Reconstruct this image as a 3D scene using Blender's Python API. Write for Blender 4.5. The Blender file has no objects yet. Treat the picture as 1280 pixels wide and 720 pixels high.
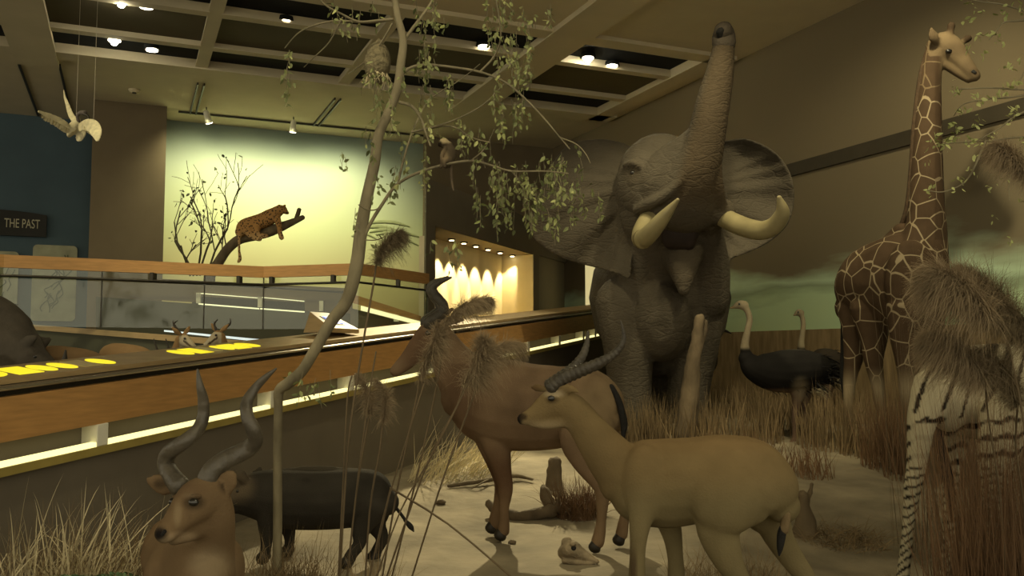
import bpy, bmesh, math, random
import numpy as np
from mathutils import Vector, Matrix
random.seed(7); np.random.seed(7)
sc = bpy.context.scene
C = bpy.context.collection
PI = math.pi

# ---------------------------------------------------------------- camera
FPX = 1127.0
PITCH = math.atan(80 / FPX)
YAW = math.radians(23.1)
EYE = 1.4
cs, sn = math.cos(YAW), math.sin(YAW)
RIGHT = Vector((cs, -sn, 0)); FWD = Vector((sn, cs, 0)); UP = Vector((0, 0, 1))
cam = bpy.data.cameras.new('camera'); camo = bpy.data.objects.new('camera', cam); C.objects.link(camo)
cam.sensor_width = 36; cam.lens = 36 * FPX / 1280
cam.clip_end = 200
camo.location = (0, 0, EYE); camo.rotation_euler = (PI / 2 + PITCH, 0, -YAW)
sc.camera = camo
sc.view_settings.view_transform = 'Standard'
sc.view_settings.look = 'None'
sc.view_settings.gamma = 1
sc.view_settings.exposure = 0
sc.view_settings.use_curve_mapping = False

def P(px, py, d):
    """world point seen at photo position (px, py) at horizontal distance d in front of the camera"""
    sx = (px - 640) / FPX; sy = (360 - py) / FPX
    F = math.cos(PITCH) - sy * math.sin(PITCH); U = math.sin(PITCH) + sy * math.cos(PITCH)
    return RIGHT * (sx / F * d) + FWD * d + Vector((0, 0, EYE + U / F * d))
def cf(x, d, z=0):          # camera-frame ground position
    return RIGHT * x + FWD * d + Vector((0, 0, z))
def gz(p):
    d = p.x * sn + p.y * cs
    t = min(max((d - 6.0) / 6.5, 0), 1.3)
    x, y = p.x, p.y
    return 0.36 * t + 0.035 * math.sin(x * 1.3 + .4) * math.sin(y * 1.1) + 0.015 * math.sin(x * 3.1 + y * 2.3)
def G(px, d, dz=0):
    p = RIGHT * ((px - 640) / FPX * d) + FWD * d
    return Vector((p.x, p.y, gz(p) + dz))

# ---------------------------------------------------------------- tagging
def tag(o, label=None, cat=None, group=None, kind=None):
    if label: o['label'] = label
    if cat: o['category'] = cat
    if group: o['group'] = group
    if kind: o['kind'] = kind
    return o
def thing(name, loc, label, cat, group=None):
    o = bpy.data.objects.new(name, None); C.objects.link(o); o.location = loc
    o.empty_display_size = .2
    return tag(o, label, cat, group)
def smooth(me):
    me.polygons.foreach_set('use_smooth', [True] * len(me.polygons)); me.update()
def obj(name, me, m, parent=None, sm=False):
    """link a mesh built in world coordinates; children are stored relative to their parent"""
    if isinstance(me, bmesh.types.BMesh):
        b = me; me = bpy.data.meshes.new(name); b.normal_update(); b.to_mesh(me); b.free()
    me.materials.clear(); me.materials.append(m)
    if sm: smooth(me)
    o = bpy.data.objects.new(name, me); C.objects.link(o)
    if parent is not None:
        o.parent = parent
        w = Vector((0, 0, 0)); q = parent
        while q is not None:
            w = w + q.location; q = q.parent
        me.transform(Matrix.Translation(-w))
    else:
        vs = me.vertices
        if len(vs):
            co = np.empty(len(vs) * 3); vs.foreach_get('co', co); co = co.reshape(-1, 3)
            c = Vector(((co[:, 0].min() + co[:, 0].max()) / 2, (co[:, 1].min() + co[:, 1].max()) / 2, co[:, 2].min()))
            me.transform(Matrix.Translation(-c)); o.location = c
    return o
def struct(name, me, m, sm=False):
    o = obj(name, me, m, None, sm); o['kind'] = 'structure'; return o

# ---------------------------------------------------------------- materials
def lin(c):
    return tuple(((v / 255) / 12.92 if v / 255 <= .04045 else ((v / 255 + .055) / 1.055) ** 2.4) for v in c)
def mat(name, col, rough=.8, var=.25, scale=6, bump=0.0, bscale=40, metal=0, vcol=False, col2=None, stretch=None, spec=.3, sheen=0, detail=6):
    m = bpy.data.materials.new(name); m.use_nodes = True
    nt = m.node_tree; N = nt.nodes; L = nt.links
    b = N['Principled BSDF']; b.inputs['Roughness'].default_value = rough; b.inputs['Metallic'].default_value = metal
    b.inputs['Specular IOR Level'].default_value = spec
    if sheen: b.inputs['Sheen Weight'].default_value = sheen
    tc = N.new('ShaderNodeTexCoord'); mp = N.new('ShaderNodeMapping'); L.new(tc.outputs['Object'], mp.inputs['Vector'])
    if stretch: mp.inputs['Scale'].default_value = stretch
    n = N.new('ShaderNodeTexNoise'); n.inputs['Scale'].default_value = scale; n.inputs['Detail'].default_value = detail
    L.new(mp.outputs['Vector'], n.inputs['Vector'])
    mr = N.new('ShaderNodeMapRange'); mr.inputs['From Min'].default_value = .3; mr.inputs['From Max'].default_value = .7
    L.new(n.outputs['Fac'], mr.inputs['Value'])
    mx = N.new('ShaderNodeMix'); mx.data_type = 'RGBA'
    if vcol:
        at = N.new('ShaderNodeVertexColor'); at.layer_name = 'col'
        mu = N.new('ShaderNodeMix'); mu.data_type = 'RGBA'; mu.blend_type = 'MULTIPLY'; mu.inputs[0].default_value = 1
        g = N.new('ShaderNodeCombineColor')
        mr.inputs['To Min'].default_value = 1 - var; mr.inputs['To Max'].default_value = 1 + var
        for i in range(3): L.new(mr.outputs[0], g.inputs[i])
        L.new(at.outputs['Color'], mu.inputs[6]); L.new(g.outputs[0], mu.inputs[7])
        L.new(mu.outputs[2], b.inputs['Base Color'])
    else:
        c1 = tuple(max(0, c * (1 - var)) for c in col); c2 = col2 or tuple(min(1, c * (1 + var)) for c in col)
        mx.inputs[6].default_value = (*c1, 1); mx.inputs[7].default_value = (*c2, 1)
        L.new(mr.outputs[0], mx.inputs[0]); L.new(mx.outputs[2], b.inputs['Base Color'])
    if bump:
        n2 = N.new('ShaderNodeTexNoise'); n2.inputs['Scale'].default_value = bscale; n2.inputs['Detail'].default_value = 8
        L.new(mp.outputs['Vector'], n2.inputs['Vector'])
        bp = N.new('ShaderNodeBump'); bp.inputs['Strength'].default_value = bump; bp.inputs['Distance'].default_value = .02
        L.new(n2.outputs['Fac'], bp.inputs['Height']); L.new(bp.outputs['Normal'], b.inputs['Normal'])
    return m
def emat(name, col, strength, base=None):
    m = mat(name, base or col, .5, .02)
    b = m.node_tree.nodes['Principled BSDF']
    b.inputs['Emission Color'].default_value = (*col, 1); b.inputs['Emission Strength'].default_value = strength
    return m
def shade(m, fn):
    """extra node work on a material: fn(nodes, links, principled)"""
    fn(m.node_tree.nodes, m.node_tree.links, m.node_tree.nodes['Principled BSDF']); return m

# ---------------------------------------------------------------- mesh helpers
def bm_box(b, c, dx, dy, dz, sx, sy, sz):
    """box centred at c with half-extent vectors dx*sx etc."""
    vs = []
    for i in (-1, 1):
        for j in (-1, 1):
            for k in (-1, 1):
                vs.append(b.verts.new(c + dx * sx * i + dy * sy * j + dz * sz * k))
    for f in ((0, 1, 3, 2), (4, 6, 7, 5), (0, 4, 5, 1), (2, 3, 7, 6), (0, 2, 6, 4), (1, 5, 7, 3)):
        b.faces.new([vs[q] for q in f])
def bm_aabb(b, x0, x1, y0, y1, z0, z1):
    bm_box(b, Vector(((x0 + x1) / 2, (y0 + y1) / 2, (z0 + z1) / 2)), Vector((1, 0, 0)), Vector((0, 1, 0)), UP, (x1 - x0) / 2, (y1 - y0) / 2, (z1 - z0) / 2)
def box_mesh(*a):
    b = bmesh.new(); bm_aabb(b, *a); return b
def hexa(b, p):
    """p: 8 points, bottom 4 then top 4"""
    v = [b.verts.new(q) for q in p]
    for f in ((3, 2, 1, 0), (4, 5, 6, 7), (0, 1, 5, 4), (1, 2, 6, 5), (2, 3, 7, 6), (3, 0, 4, 7)):
        b.faces.new([v[q] for q in f])
def bev(b, w, seg=2):
    bmesh.ops.bevel(b, geom=list(b.edges), offset=w, segments=seg, affect='EDGES', profile=.6)
    return b

def catmull(P0, P1, P2, P3, t):
    return .5 * ((2 * P1) + (-P0 + P2) * t + (2 * P0 - 5 * P1 + 4 * P2 - P3) * t * t + (-P0 + 3 * P1 - 3 * P2 + P3) * t ** 3)
def loft(b, pts, hint=None, sub=4, nseg=16, cap=True, ridge=None, flat_end=False):
    """pts: [(Vector centre, r_n, r_s)]; ring axis s follows hint, n is perpendicular to it and the path"""
    hint = hint or FWD
    A = np.array([[p[0].x, p[0].y, p[0].z, p[1], p[2]] for p in pts], float)
    n = len(A); out = []
    for i in range(n - 1):
        p0 = A[max(i - 1, 0)]; p1 = A[i]; p2 = A[i + 1]; p3 = A[min(i + 2, n - 1)]
        for k in range(sub):
            out.append(catmull(p0, p1, p2, p3, k / sub))
    out.append(A[-1]); out = np.array(out)
    out[:, 3:] = np.maximum(out[:, 3:], 1e-4)
    if ridge:
        for i in range(len(out)):
            out[i, 3:] *= 1 + ridge * (1, 0, -1, 0)[i % 4]
    tang = np.gradient(out[:, :3], axis=0)
    rings = []
    def ring(c, t, rn, rs):
        t = t.normalized(); s = hint - t * hint.dot(t)
        if s.length < .15: s = (UP - t * UP.dot(t))
        if s.length < .05: s = RIGHT - t * RIGHT.dot(t)
        s.normalize(); nn = s.cross(t)
        return [b.verts.new(c + nn * (rn * math.cos(a)) + s * (rs * math.sin(a))) for a in [2 * PI * k / nseg for k in range(nseg)]]
    T0 = Vector(tang[0]).normalized(); T1 = Vector(tang[-1]).normalized()
    c0 = Vector(out[0, :3]); c1 = Vector(out[-1, :3])
    rm0 = min(out[0, 3], out[0, 4]); rm1 = min(out[-1, 3], out[-1, 4])
    if cap:
        for h, r in ((.95, .3), (.75, .66), (.4, .92)):
            rings.append(ring(c0 - T0 * rm0 * h, T0, out[0, 3] * r, out[0, 4] * r))
    for i in range(len(out)):
        rings.append(ring(Vector(out[i, :3]), Vector(tang[i]), out[i, 3], out[i, 4]))
    if cap and not flat_end:
        for h, r in ((.4, .92), (.75, .66), (.95, .3)):
            rings.append(ring(c1 + T1 * rm1 * h, T1, out[-1, 3] * r, out[-1, 4] * r))
    for a, c in zip(rings[:-1], rings[1:]):
        for k in range(nseg):
            b.faces.new((a[k], a[(k + 1) % nseg], c[(k + 1) % nseg], c[k]))
    b.faces.new(rings[0][::-1]); b.faces.new(rings[-1])
def ellipsoid(b, c, ax, seg=20, rings=12):
    """ax: three axis vectors"""
    R = bmesh.ops.create_uvsphere(b, u_segments=seg, v_segments=rings, radius=1)
    M = Matrix.Translation(c) @ Matrix(((ax[0].x, ax[1].x, ax[2].x), (ax[0].y, ax[1].y, ax[2].y), (ax[0].z, ax[1].z, ax[2].z))).to_4x4()
    bmesh.ops.transform(b, matrix=M, verts=R['verts'])
    bmesh.ops.recalc_face_normals(b, faces=list({f for v in R['verts'] for f in v.link_faces}))

class Beast:
    """one animal: shapes are given by photo position (px, py), extra depth dd and radii in photo pixels at that depth"""
    def __init__(s, name, px, d, label, cat, py=None, group=None, ground=None):
        s.d = d
        loc = G(px, d) if ground is None else Vector((*(RIGHT * ((px - 640) / FPX * d) + FWD * d).xy, ground))
        s.root = thing(name, loc, label, cat, group); s.b = bmesh.new(); s.px = px
    def p(s, px, py, dd=0): return P(px, py, s.d + dd)
    def m(s, r, dd=0): return r * (s.d + dd) / FPX
    def path(s, pts):
        return [(s.p(q[0], q[1], q[2]), s.m(q[3], q[2]), s.m(q[4] if len(q) > 4 else q[3], q[2])) for q in pts]
    def add(s, pts, hint=None, **k): loft(s.b, s.path(pts), hint, **k)
    def ball(s, px, py, dd, r, r2=None, r3=None):
        r2 = r2 or r; r3 = r3 or r
        ellipsoid(s.b, s.p(px, py, dd), (RIGHT * s.m(r, dd), FWD * s.m(r2, dd), UP * s.m(r3, dd)))
    def part(s, name, pts, m, hint=None, label=None, parent=None, **k):
        b = bmesh.new()
        for q in (pts if isinstance(pts[0], list) else [pts]): loft(b, s.path(q), hint, **k)
        o = obj(name, b, m, parent or s.root, True)
        if label: o['label'] = label
        return o
    def partball(s, name, px, py, dd, r, m, r2=None, r3=None):
        b = bmesh.new(); ellipsoid(b, s.p(px, py, dd), (RIGHT * s.m(r, dd), FWD * s.m(r2 or r, dd), UP * s.m(r3 or r, dd)), 14, 10)
        return obj(name, b, m, s.root, True)
    def body(s, m, voxel, sm=4, cfun=None, name='body', disp=None):
        me = bpy.data.meshes.new(name); s.b.to_mesh(me); s.b.free()
        o = bpy.data.objects.new('tmp', me); C.objects.link(o)
        r = o.modifiers.new('r', 'REMESH'); r.mode = 'VOXEL'; r.voxel_size = voxel
        q = o.modifiers.new('s', 'SMOOTH'); q.factor = .5; q.iterations = sm
        dg = bpy.context.evaluated_depsgraph_get(); dg.update()
        new = bpy.data.meshes.new_from_object(o.evaluated_get(dg)); new.name = name
        bpy.data.objects.remove(o)
        n = len(new.vertices); co = np.empty(n * 3); new.vertices.foreach_get('co', co); co = co.reshape(-1, 3)
        D = co @ np.array(FWD); X = co @ np.array(RIGHT); Z = co[:, 2] - EYE
        if cfun:
            # metric position in the animal's own frame, expressed in units of its scale
            dref = s.d
            u = X / D; t = Z / D
            cp, sp = math.cos(PITCH), math.sin(PITCH)
            den = cp + t * sp
            px = 640 + FPX * u / den; py = 360 - FPX * (t * cp - sp) / den
            col = cfun(px, py, D - dref)
            ca = new.color_attributes.new('col', 'FLOAT_COLOR', 'POINT')
            ca.data.foreach_set('color', np.concatenate([col, np.ones((n, 1))], 1).astype(np.float32).ravel())
        return obj(name, new, m, s.root, True)
def sstep(a, b, x):
    t = np.clip((x - a) / (b - a), 0, 1); return t * t * (3 - 2 * t)
def mixc(c, d, f): return c * (1 - f[:, None]) + np.array(d)[None, :] * f[:, None]
def blob(px, py, x, y, r, ry=None, soft=.5):
    q = np.sqrt(((px - x) / r) ** 2 + ((py - y) / (ry or r)) ** 2)
    return 1 - sstep(1 - soft, 1 + soft, q)

from mathutils import noise as _ns
def rough(b, amp, sc_n=12, sc_f=35):
    b.normal_update()
    for v in b.verts:
        v.co += v.normal * (amp * (_ns.noise(v.co * sc_n) + .5 * _ns.noise(v.co * sc_f)))
    return b
def islands(me):
    """split a mesh into its loose pieces, as new meshes"""
    b = bmesh.new(); b.from_mesh(me); seen = set(); out = []
    for v in b.verts:
        if v in seen: continue
        st = [v]; comp = []; seen.add(v)
        while st:
            q = st.pop(); comp.append(q)
            for e in q.link_edges:
                o = e.other_vert(q)
                if o not in seen: seen.add(o); st.append(o)
        idx = {q: i for i, q in enumerate(comp)}
        fs = {fc for q in comp for fc in q.link_faces}
        m = bpy.data.meshes.new('piece'); m.from_pydata([tuple(q.co) for q in comp], [], [[idx[x] for x in fc.verts] for fc in fs]); out.append(m)
    b.free(); return out
# ribbons ------------------------------------------------------------
def ribbons(base, dirs, length, width, droop, K=5, taper=1.0):
    """thin curved blades. base (n,3), dirs (n,3) unit start direction, length, width (n), droop (n) sag"""
    n = len(base); t = np.linspace(0, 1, K)
    side = np.cross(dirs, np.random.normal(size=(n, 3))); side /= np.linalg.norm(side, axis=1)[:, None] + 1e-9
    c = base[:, None, :] + dirs[:, None, :] * (length[:, None] * t[None, :])[:, :, None]
    c[:, :, 2] -= (droop * length)[:, None] * (t ** 2.2)[None, :]
    w = width[:, None] * (1 - taper * t[None, :] ** 1.5) * .5 + 1e-4
    a = c - side[:, None, :] * w[:, :, None]; b = c + side[:, None, :] * w[:, :, None]
    v = np.stack([a, b], 2).reshape(-1, 3)
    i = (np.arange(n)[:, None] * K + np.arange(K - 1)[None, :]).reshape(-1) * 2
    f = np.stack([i, i + 1, i + 3, i + 2], 1)
    return v, f
def np_mesh(name, v, f):
    me = bpy.data.meshes.new(name)
    me.vertices.add(len(v)); me.vertices.foreach_set('co', np.asarray(v, float).ravel())
    f = np.asarray(f); k = f.shape[1]
    me.loops.add(f.size); me.loops.foreach_set('vertex_index', f.ravel().astype(np.int32))
    me.polygons.add(len(f)); me.polygons.foreach_set('loop_start', np.arange(0, f.size, k, dtype=np.int32))
    try: me.polygons.foreach_set('loop_total', np.full(len(f), k, dtype=np.int32))
    except Exception: pass
    me.update(calc_edges=True); return me
def unit(a): return a / (np.linalg.norm(a, axis=1)[:, None] + 1e-9)
def grass(name, label, centres, m, n, h, spread=.15, lean=.35, width=.005, droop=(.1, .6), bias=(0, 0), stuff=True, K=6):
    """blades of dry grass rooted at ground positions; centres list of (Vector, radius, weight)"""
    base = []; 
    for c, r, wgt in centres:
        k = int(n * wgt); a = np.random.rand(k) * 2 * PI; q = r * np.sqrt(np.random.rand(k))
        for i in range(k):
            x = c.x + math.cos(a[i]) * q[i]; y = c.y + math.sin(a[i]) * q[i]
            zz = gz(Vector((x, y, 0))) if c.z > -50 else 0
            base.append((x, y, zz - .01 + (c.z if False else 0)))
    base = np.array(base); k = len(base)
    d = np.random.normal(size=(k, 3)) * lean; d[:, 2] = 1
    b2 = RIGHT * bias[0] + FWD * bias[1]; d[:, 0] += b2.x; d[:, 1] += b2.y
    d = unit(d); L = np.random.uniform(h[0], h[1], k)
    v, f = ribbons(base, d, L, np.random.uniform(.6, 1.4, k) * width, np.random.uniform(droop[0], droop[1], k), K)
    o = obj(name, np_mesh(name, v, f), m)
    tag(o, label, 'grass')
    if stuff: o['kind'] = 'stuff'
    return o
# ================================================================ ROOM
M = {}
M['ceil'] = mat('ceiling_paint', (.56, .49, .34), .9, .05, 1.5, .05, 60)
M['ceil_in'] = mat('coffer_panel', (.10, .082, .045), .9, .06, 2)
M['black'] = mat('black_coffer', (.008, .009, .009), .9, .1, 3)
M['wood'] = mat('orange_wood', (.46, .25, .085), .45, .14, 5, .03, 30, stretch=(1, 1, 9), spec=.4)
M['wood_l'] = mat('pale_wood', (.38, .27, .13), .5, .12, 5, stretch=(1, 1, 7))
M['rampwall'] = mat('dark_taupe_wall', (.15, .128, .094), .9, .07, 2.5, .05, 80)
M['brownwall'] = mat('brown_wall', (.165, .13, .08), .85, .06, 2, .05, 80)
M['olive'] = mat('olive_wall', (.085, .085, .058), .9, .05, 2)
M['blue'] = mat('blue_wall', (.075, .115, .14), .85, .08, 1.2, .04, 60)
M['metal'] = mat('brushed_metal', (.55, .5, .4), .3, .05, 20, metal=.9)
M['darkmetal'] = mat('dark_metal', (.05, .045, .035), .4, .1, 20, metal=.6)
M['white'] = mat('white_paint', (.75, .73, .6), .6, .05, 6)
M['strip'] = emat('yellow_light_strip', (1, .90, .38), .62, (.8, .77, .45))
M['stripdim'] = mat('amber_trim', (.33, .26, .07), .5, .1, 8)
M['cream'] = mat('cream_plaster', (.66, .58, .38), .85, .06, 3, .05, 50)

H = EYE + 5.28; XW = 10.06; YF = 20.86
# floor
struct('floor', box_mesh(-14, XW, -2, 24, -.25, -.12), M['brownwall'])
# ceiling with recessed coffers
def ceiling():
    b = bmesh.new()
    xs = [-14, -8.4, -1.9 - 5.0, -1.88, -1.34, 1.02, 1.22, 3.66, 3.86, 6.32, 6.95, 9.4, XW]
    holes = []
    for (x0, x1) in ((-6.9, -4.45), (-4.25, -1.88), (-1.34, 1.04), (1.22, 3.68), (3.86, 6.34), (6.95, 9.4)):
        holes.append((x0, x1, 13.3, 17.25)); holes.append((x0, x1, 5.3, 9.4))
    xsv = sorted({-14, XW} | {h[0] for h in holes} | {h[1] for h in holes}); ysv = [-2, 5.3, 9.4, 13.3, 17.25, 24]
    for i in range(len(xsv) - 1):
        for j in range(len(ysv) - 1):
            cx = (xsv[i] + xsv[i + 1]) / 2; cy = (ysv[j] + ysv[j + 1]) / 2
            if any(h[0] < cx < h[1] and h[2] < cy < h[3] for h in holes): continue
            bm_aabb(b, xsv[i], xsv[i + 1], ysv[j], ysv[j + 1], H, H + .12)
    bmesh.ops.remove_doubles(b, verts=b.verts, dist=.0001)
    struct('ceiling', b, M['ceil'])
    # ribs, dropped beams
    b = bmesh.new()
    for h in holes:
        for y in (h[2] + 1.02, h[2] + 2.7):
            bm_aabb(b, h[0], h[1], y, y + .2, H - .05, H + .09)
    for x0, x1 in ((-1.98, -1.28), (6.26, 7.0)):
        bm_aabb(b, x0, x1, 4, 18.2, H - .09, H)
    for x in (1.02, 3.66, -4.46):
        bm_aabb(b, x, x + .22, 13.2, 17.8, H - .04, H)
    for y0, y1 in ((17.25, 17.7), (12.95, 13.3)):
        bm_aabb(b, -7.5, 9.9, y0, y1, H - .07, H)
    bm_aabb(b, 9.4, 9.75, 12.95, 17.7, H - .07, H)
    struct('ceiling_beam', b, M['ceil'])
    b = bmesh.new()
    for h in holes: bm_aabb(b, h[0], h[1], h[2], h[3], H + .10, H + .2)
    struct('ceiling_coffer_top', b, M['black'])
    b = bmesh.new()
    for h in holes: bm_aabb(b, h[0], h[1], h[2] + 1.22, h[2] + 2.7, H + .04, H + .08)
    struct('ceiling_coffer_panel', b, M['ceil_in'])
    b = bmesh.new()
    bm_aabb(b, .9, 6.5, 20.72, 20.76, H - .05, H - .01)
    for x in (1.13, 3.83):
        for o in (0, .12): bm_aabb(b, x + o, x + o + .03, 18.4, 20.8, H - .05, H)
    for x in (-1.98, -1.3): bm_aabb(b, x, x + .04, 18.2, 22.4, H - .03, H)
    struct('trim_1', b, M['darkmetal'])
ceiling()

# right wall: painted plaster with the savanna mural below (the picture itself is paint)
def wall_right_mat():
    m = mat('savanna_mural', (.2, .16, .1), .9, .05, 2)
    N = m.node_tree.nodes; L = m.node_tree.links; bs = N['Principled BSDF']
    geo = N.new('ShaderNodeNewGeometry'); sp = N.new('ShaderNodeSeparateXYZ'); L.new(geo.outputs['Position'], sp.inputs[0])
    mp = N.new('ShaderNodeMapping'); mp.inputs['Scale'].default_value = (.3, .3, 1.4); L.new(geo.outputs['Position'], mp.inputs[0])
    no = N.new('ShaderNodeTexNoise'); no.inputs['Scale'].default_value = 1.0; no.inputs['Detail'].default_value = 6; L.new(mp.outputs[0], no.inputs['Vector'])
    # z + noise
    a = N.new('ShaderNodeMath'); a.operation = 'MULTIPLY_ADD'; L.new(no.outputs['Fac'], a.inputs[0]); a.inputs[1].default_value = 1.7; L.new(sp.outputs['Z'], a.inputs[2])
    mr = N.new('ShaderNodeMapRange'); L.new(a.outputs[0], mr.inputs['Value']); mr.inputs['From Min'].default_value = EYE + .2; mr.inputs['From Max'].default_value = EYE + 3.9
    cr = N.new('ShaderNodeValToRGB'); L.new(mr.outputs[0], cr.inputs[0]); e = cr.color_ramp.elements
    stops = [(0, (.50, .60, .32)), (.36, (.46, .61, .38)), (.43, (.27, .34, .22)), (.49, (.46, .60, .42)), (.545, (.32, .38, .26)), (.60, (.17, .14, .088)), (1, (.175, .14, .085))]
    e[0].position, e[0].color = 0, (*stops[0][1], 1); e[1].position, e[1].color = 1, (*stops[-1][1], 1)
    for p_, c_ in stops[1:-1]:
        q = e.new(p_); q.color = (*c_, 1)
    # grassland below the painted horizon
    mp2 = N.new('ShaderNodeMapping'); mp2.inputs['Scale'].default_value = (5, 5, 1.0); L.new(geo.outputs['Position'], mp2.inputs[0])
    n2 = N.new('ShaderNodeTexNoise'); n2.inputs['Scale'].default_value = 2.2; n2.inputs['Detail'].default_value = 8; L.new(mp2.outputs[0], n2.inputs['Vector'])
    cr2 = N.new('ShaderNodeValToRGB'); L.new(n2.outputs['Fac'], cr2.inputs[0]); q = cr2.color_ramp.elements
    q[0].position, q[0].color = .3, (.17, .12, .058, 1); q[1].position, q[1].color = .72, (.30, .215, .11, 1)
    ho = N.new('ShaderNodeMath'); ho.operation = 'GREATER_THAN'; L.new(sp.outputs['Z'], ho.inputs[0]); ho.inputs[1].default_value = EYE + .36
    mx = N.new('ShaderNodeMix'); mx.data_type = 'RGBA'; L.new(ho.outputs[0], mx.inputs[0]); L.new(cr2.outputs[0], mx.inputs[6]); L.new(cr.outputs[0], mx.inputs[7])
    L.new(mx.outputs[2], bs.inputs['Base Color']); return m
M['mural'] = wall_right_mat()
# the wall; its lit niche near the ramp head is a glowing panel added below
struct('wall_right', box_mesh(XW, XW + .2, -2, 24, -.2, H + .45), M['mural'])
b = bmesh.new(); z0 = EYE + 3.0
bm_aabb(b, XW - .05, XW, 5, 17.6, z0 - .1, z0 + .11); struct('trim_2', b, mat('dark_track', (.045, .036, .022), .7, .1, 3))
# far walls
sky = mat('sky_mural', (.5, .5, .3), .9, .03, 1)
def skyfn(N, L, bs):
    geo = N.new('ShaderNodeNewGeometry'); sp = N.new('ShaderNodeSeparateXYZ'); L.new(geo.outputs['Position'], sp.inputs[0])
    no = N.new('ShaderNodeTexNoise'); no.inputs['Scale'].default_value = .5; L.new(geo.outputs['Position'], no.inputs['Vector'])
    a = N.new('ShaderNodeMath'); a.operation = 'MULTIPLY_ADD'; L.new(no.outputs['Fac'], a.inputs[0]); a.inputs[1].default_value = .8; L.new(sp.outputs['Z'], a.inputs[2])
    mr = N.new('ShaderNodeMapRange'); L.new(a.outputs[0], mr.inputs['Value']); mr.inputs['From Min'].default_value = 2.6; mr.inputs['From Max'].default_value = 7.0
    cr = N.new('ShaderNodeValToRGB'); L.new(mr.outputs[0], cr.inputs[0]); e = cr.color_ramp.elements
    e[0].position, e[0].color = 0, (.55, .46, .24, 1); e[1].position, e[1].color = 1, (.26, .33, .29, 1)
    for p_, c_ in ((.25, (.66, .62, .34)), (.5, (.58, .64, .38)), (.8, (.46, .54, .42))):
        q = e.new(p_); q.color = (*c_, 1)
    L.new(cr.outputs[0], bs.inputs['Base Color'])
shade(sky, skyfn)
struct('wall_back', box_mesh(6.6, XW, YF, YF + .2, -.2, H + .4), M['brownwall'])
struct('wall_mural', box_mesh(.4, 7.2, 21.7, 21.9, -.2, H + .4), sky)
struct('trim_3', box_mesh(-.78, .66, YF - .35, 22.5, -.2, H), M['brownwall'])
struct('wall_left', box_mesh(-14, -.78, 22.5, 22.7, -.2, H + .4), M['blue'])

# ---------------------------------------------------------------- near ramp
R2 = math.sqrt(.5)
def R(s, n, z): return Vector((s * R2 - n * R2, s * R2 + 6.44 + n * R2, z))
def zl(s): return EYE - .30 + .079 * (s - 3.42)
S0, S1 = -5.0, 14.0
def rslab(b, s0, s1, n0, n1, za0, za1, off=True):
    """slab along the ramp: heights za0..za1 relative to the light line (or absolute when off is False)"""
    f = zl if off else (lambda s: 0)
    hexa(b, [R(s0, n0, za0 + f(s0)), R(s1, n0, za0 + f(s1)), R(s1, n1, za0 + f(s1)), R(s0, n1, za0 + f(s0)),
             R(s0, n0, za1 + f(s0)), R(s1, n0, za1 + f(s1)), R(s1, n1, za1 + f(s1)), R(s0, n1, za1 + f(s0))])
b = bmesh.new()
hexa(b, [R(S0, .02, -.2), R(S1, .02, -.2), R(S1, .2, -.2), R(S0, .2, -.2), R(S0, .02, zl(S0) - .05), R(S1, .02, zl(S1) - .05), R(S1, .2, zl(S1) - .05), R(S0, .2, zl(S0) - .05)])
struct('wall_ramp', b, M['rampwall'])
b = bmesh.new(); rslab(b, S0, S1, .2, 1.75, -.12, -.04)
struct('floor_ramp', b, M['rampwall'])
bar = thing('ramp_barrier', R(0, 0, zl(0)), 'long ramp barrier with orange wood panel and glowing yellow strip crossing behind the antelopes', 'barrier')
b = bmesh.new(); rslab(b, S0, S1, -.03, .02, .0, .028); o = obj('light_strip', b, M['strip'], bar); o['label'] = 'glowing yellow strip along the foot of the panel'
b = bmesh.new(); rslab(b, S0, S1, -.045, .02, -.05, 0); obj('strip_ledge', b, M['stripdim'], bar)
b = bmesh.new(); rslab(b, S0, S1, -.02, .04, .137, .388); obj('wood_panel', b, M['wood'], bar)
b = bmesh.new(); rslab(b, S0, S1, .1, .14, .0, .15); obj('recess_backing', b, M['rampwall'], bar)
b = bmesh.new(); rslab(b, S0, S1, .0, .16, .42, .45); obj('rail_ledge', b, M['brownwall'], bar)
b = bmesh.new(); rslab(b, S0, S1, .04, .1, .388, .42); obj('panel_backing', b, M['darkmetal'], bar)
def rtube(n, z, r, name, m):
    b = bmesh.new(); loft(b, [(R(s, n, zl(s) + z), r, r) for s in (S0, 3, 9, S1)], UP, 1, 10); return obj(name, b, m, bar, True)
rtube(-.02, .435, .011, 'handrail', M['metal'])
b = bmesh.new()
hexa(b, [R(S0, .03, zl(S0) + .455), R(S1, .03, zl(S1) + .455), R(S1, .42, zl(S1) + .50), R(S0, .42, zl(S0) + .50),
         R(S0, .03, zl(S0) + .485), R(S1, .03, zl(S1) + .485), R(S1, .42, zl(S1) + .53), R(S0, .42, zl(S0) + .53)])
cap = obj('reading_rail', b, M['wood_l'], bar)
for px in (-140, 128, 340, 437, 540, 620, 658, 697, 727, 742):
    k = (px - 640) / FPX; d = 4.91 / (.402 - k); X = k * d * cs + d * sn; s = X / R2
    b = bmesh.new(); w = .045; rslab(b, s - w, s + w, -.035, .1, .0, .137); obj('post', bev(b, .004, 1), M['white'], bar)
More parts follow.
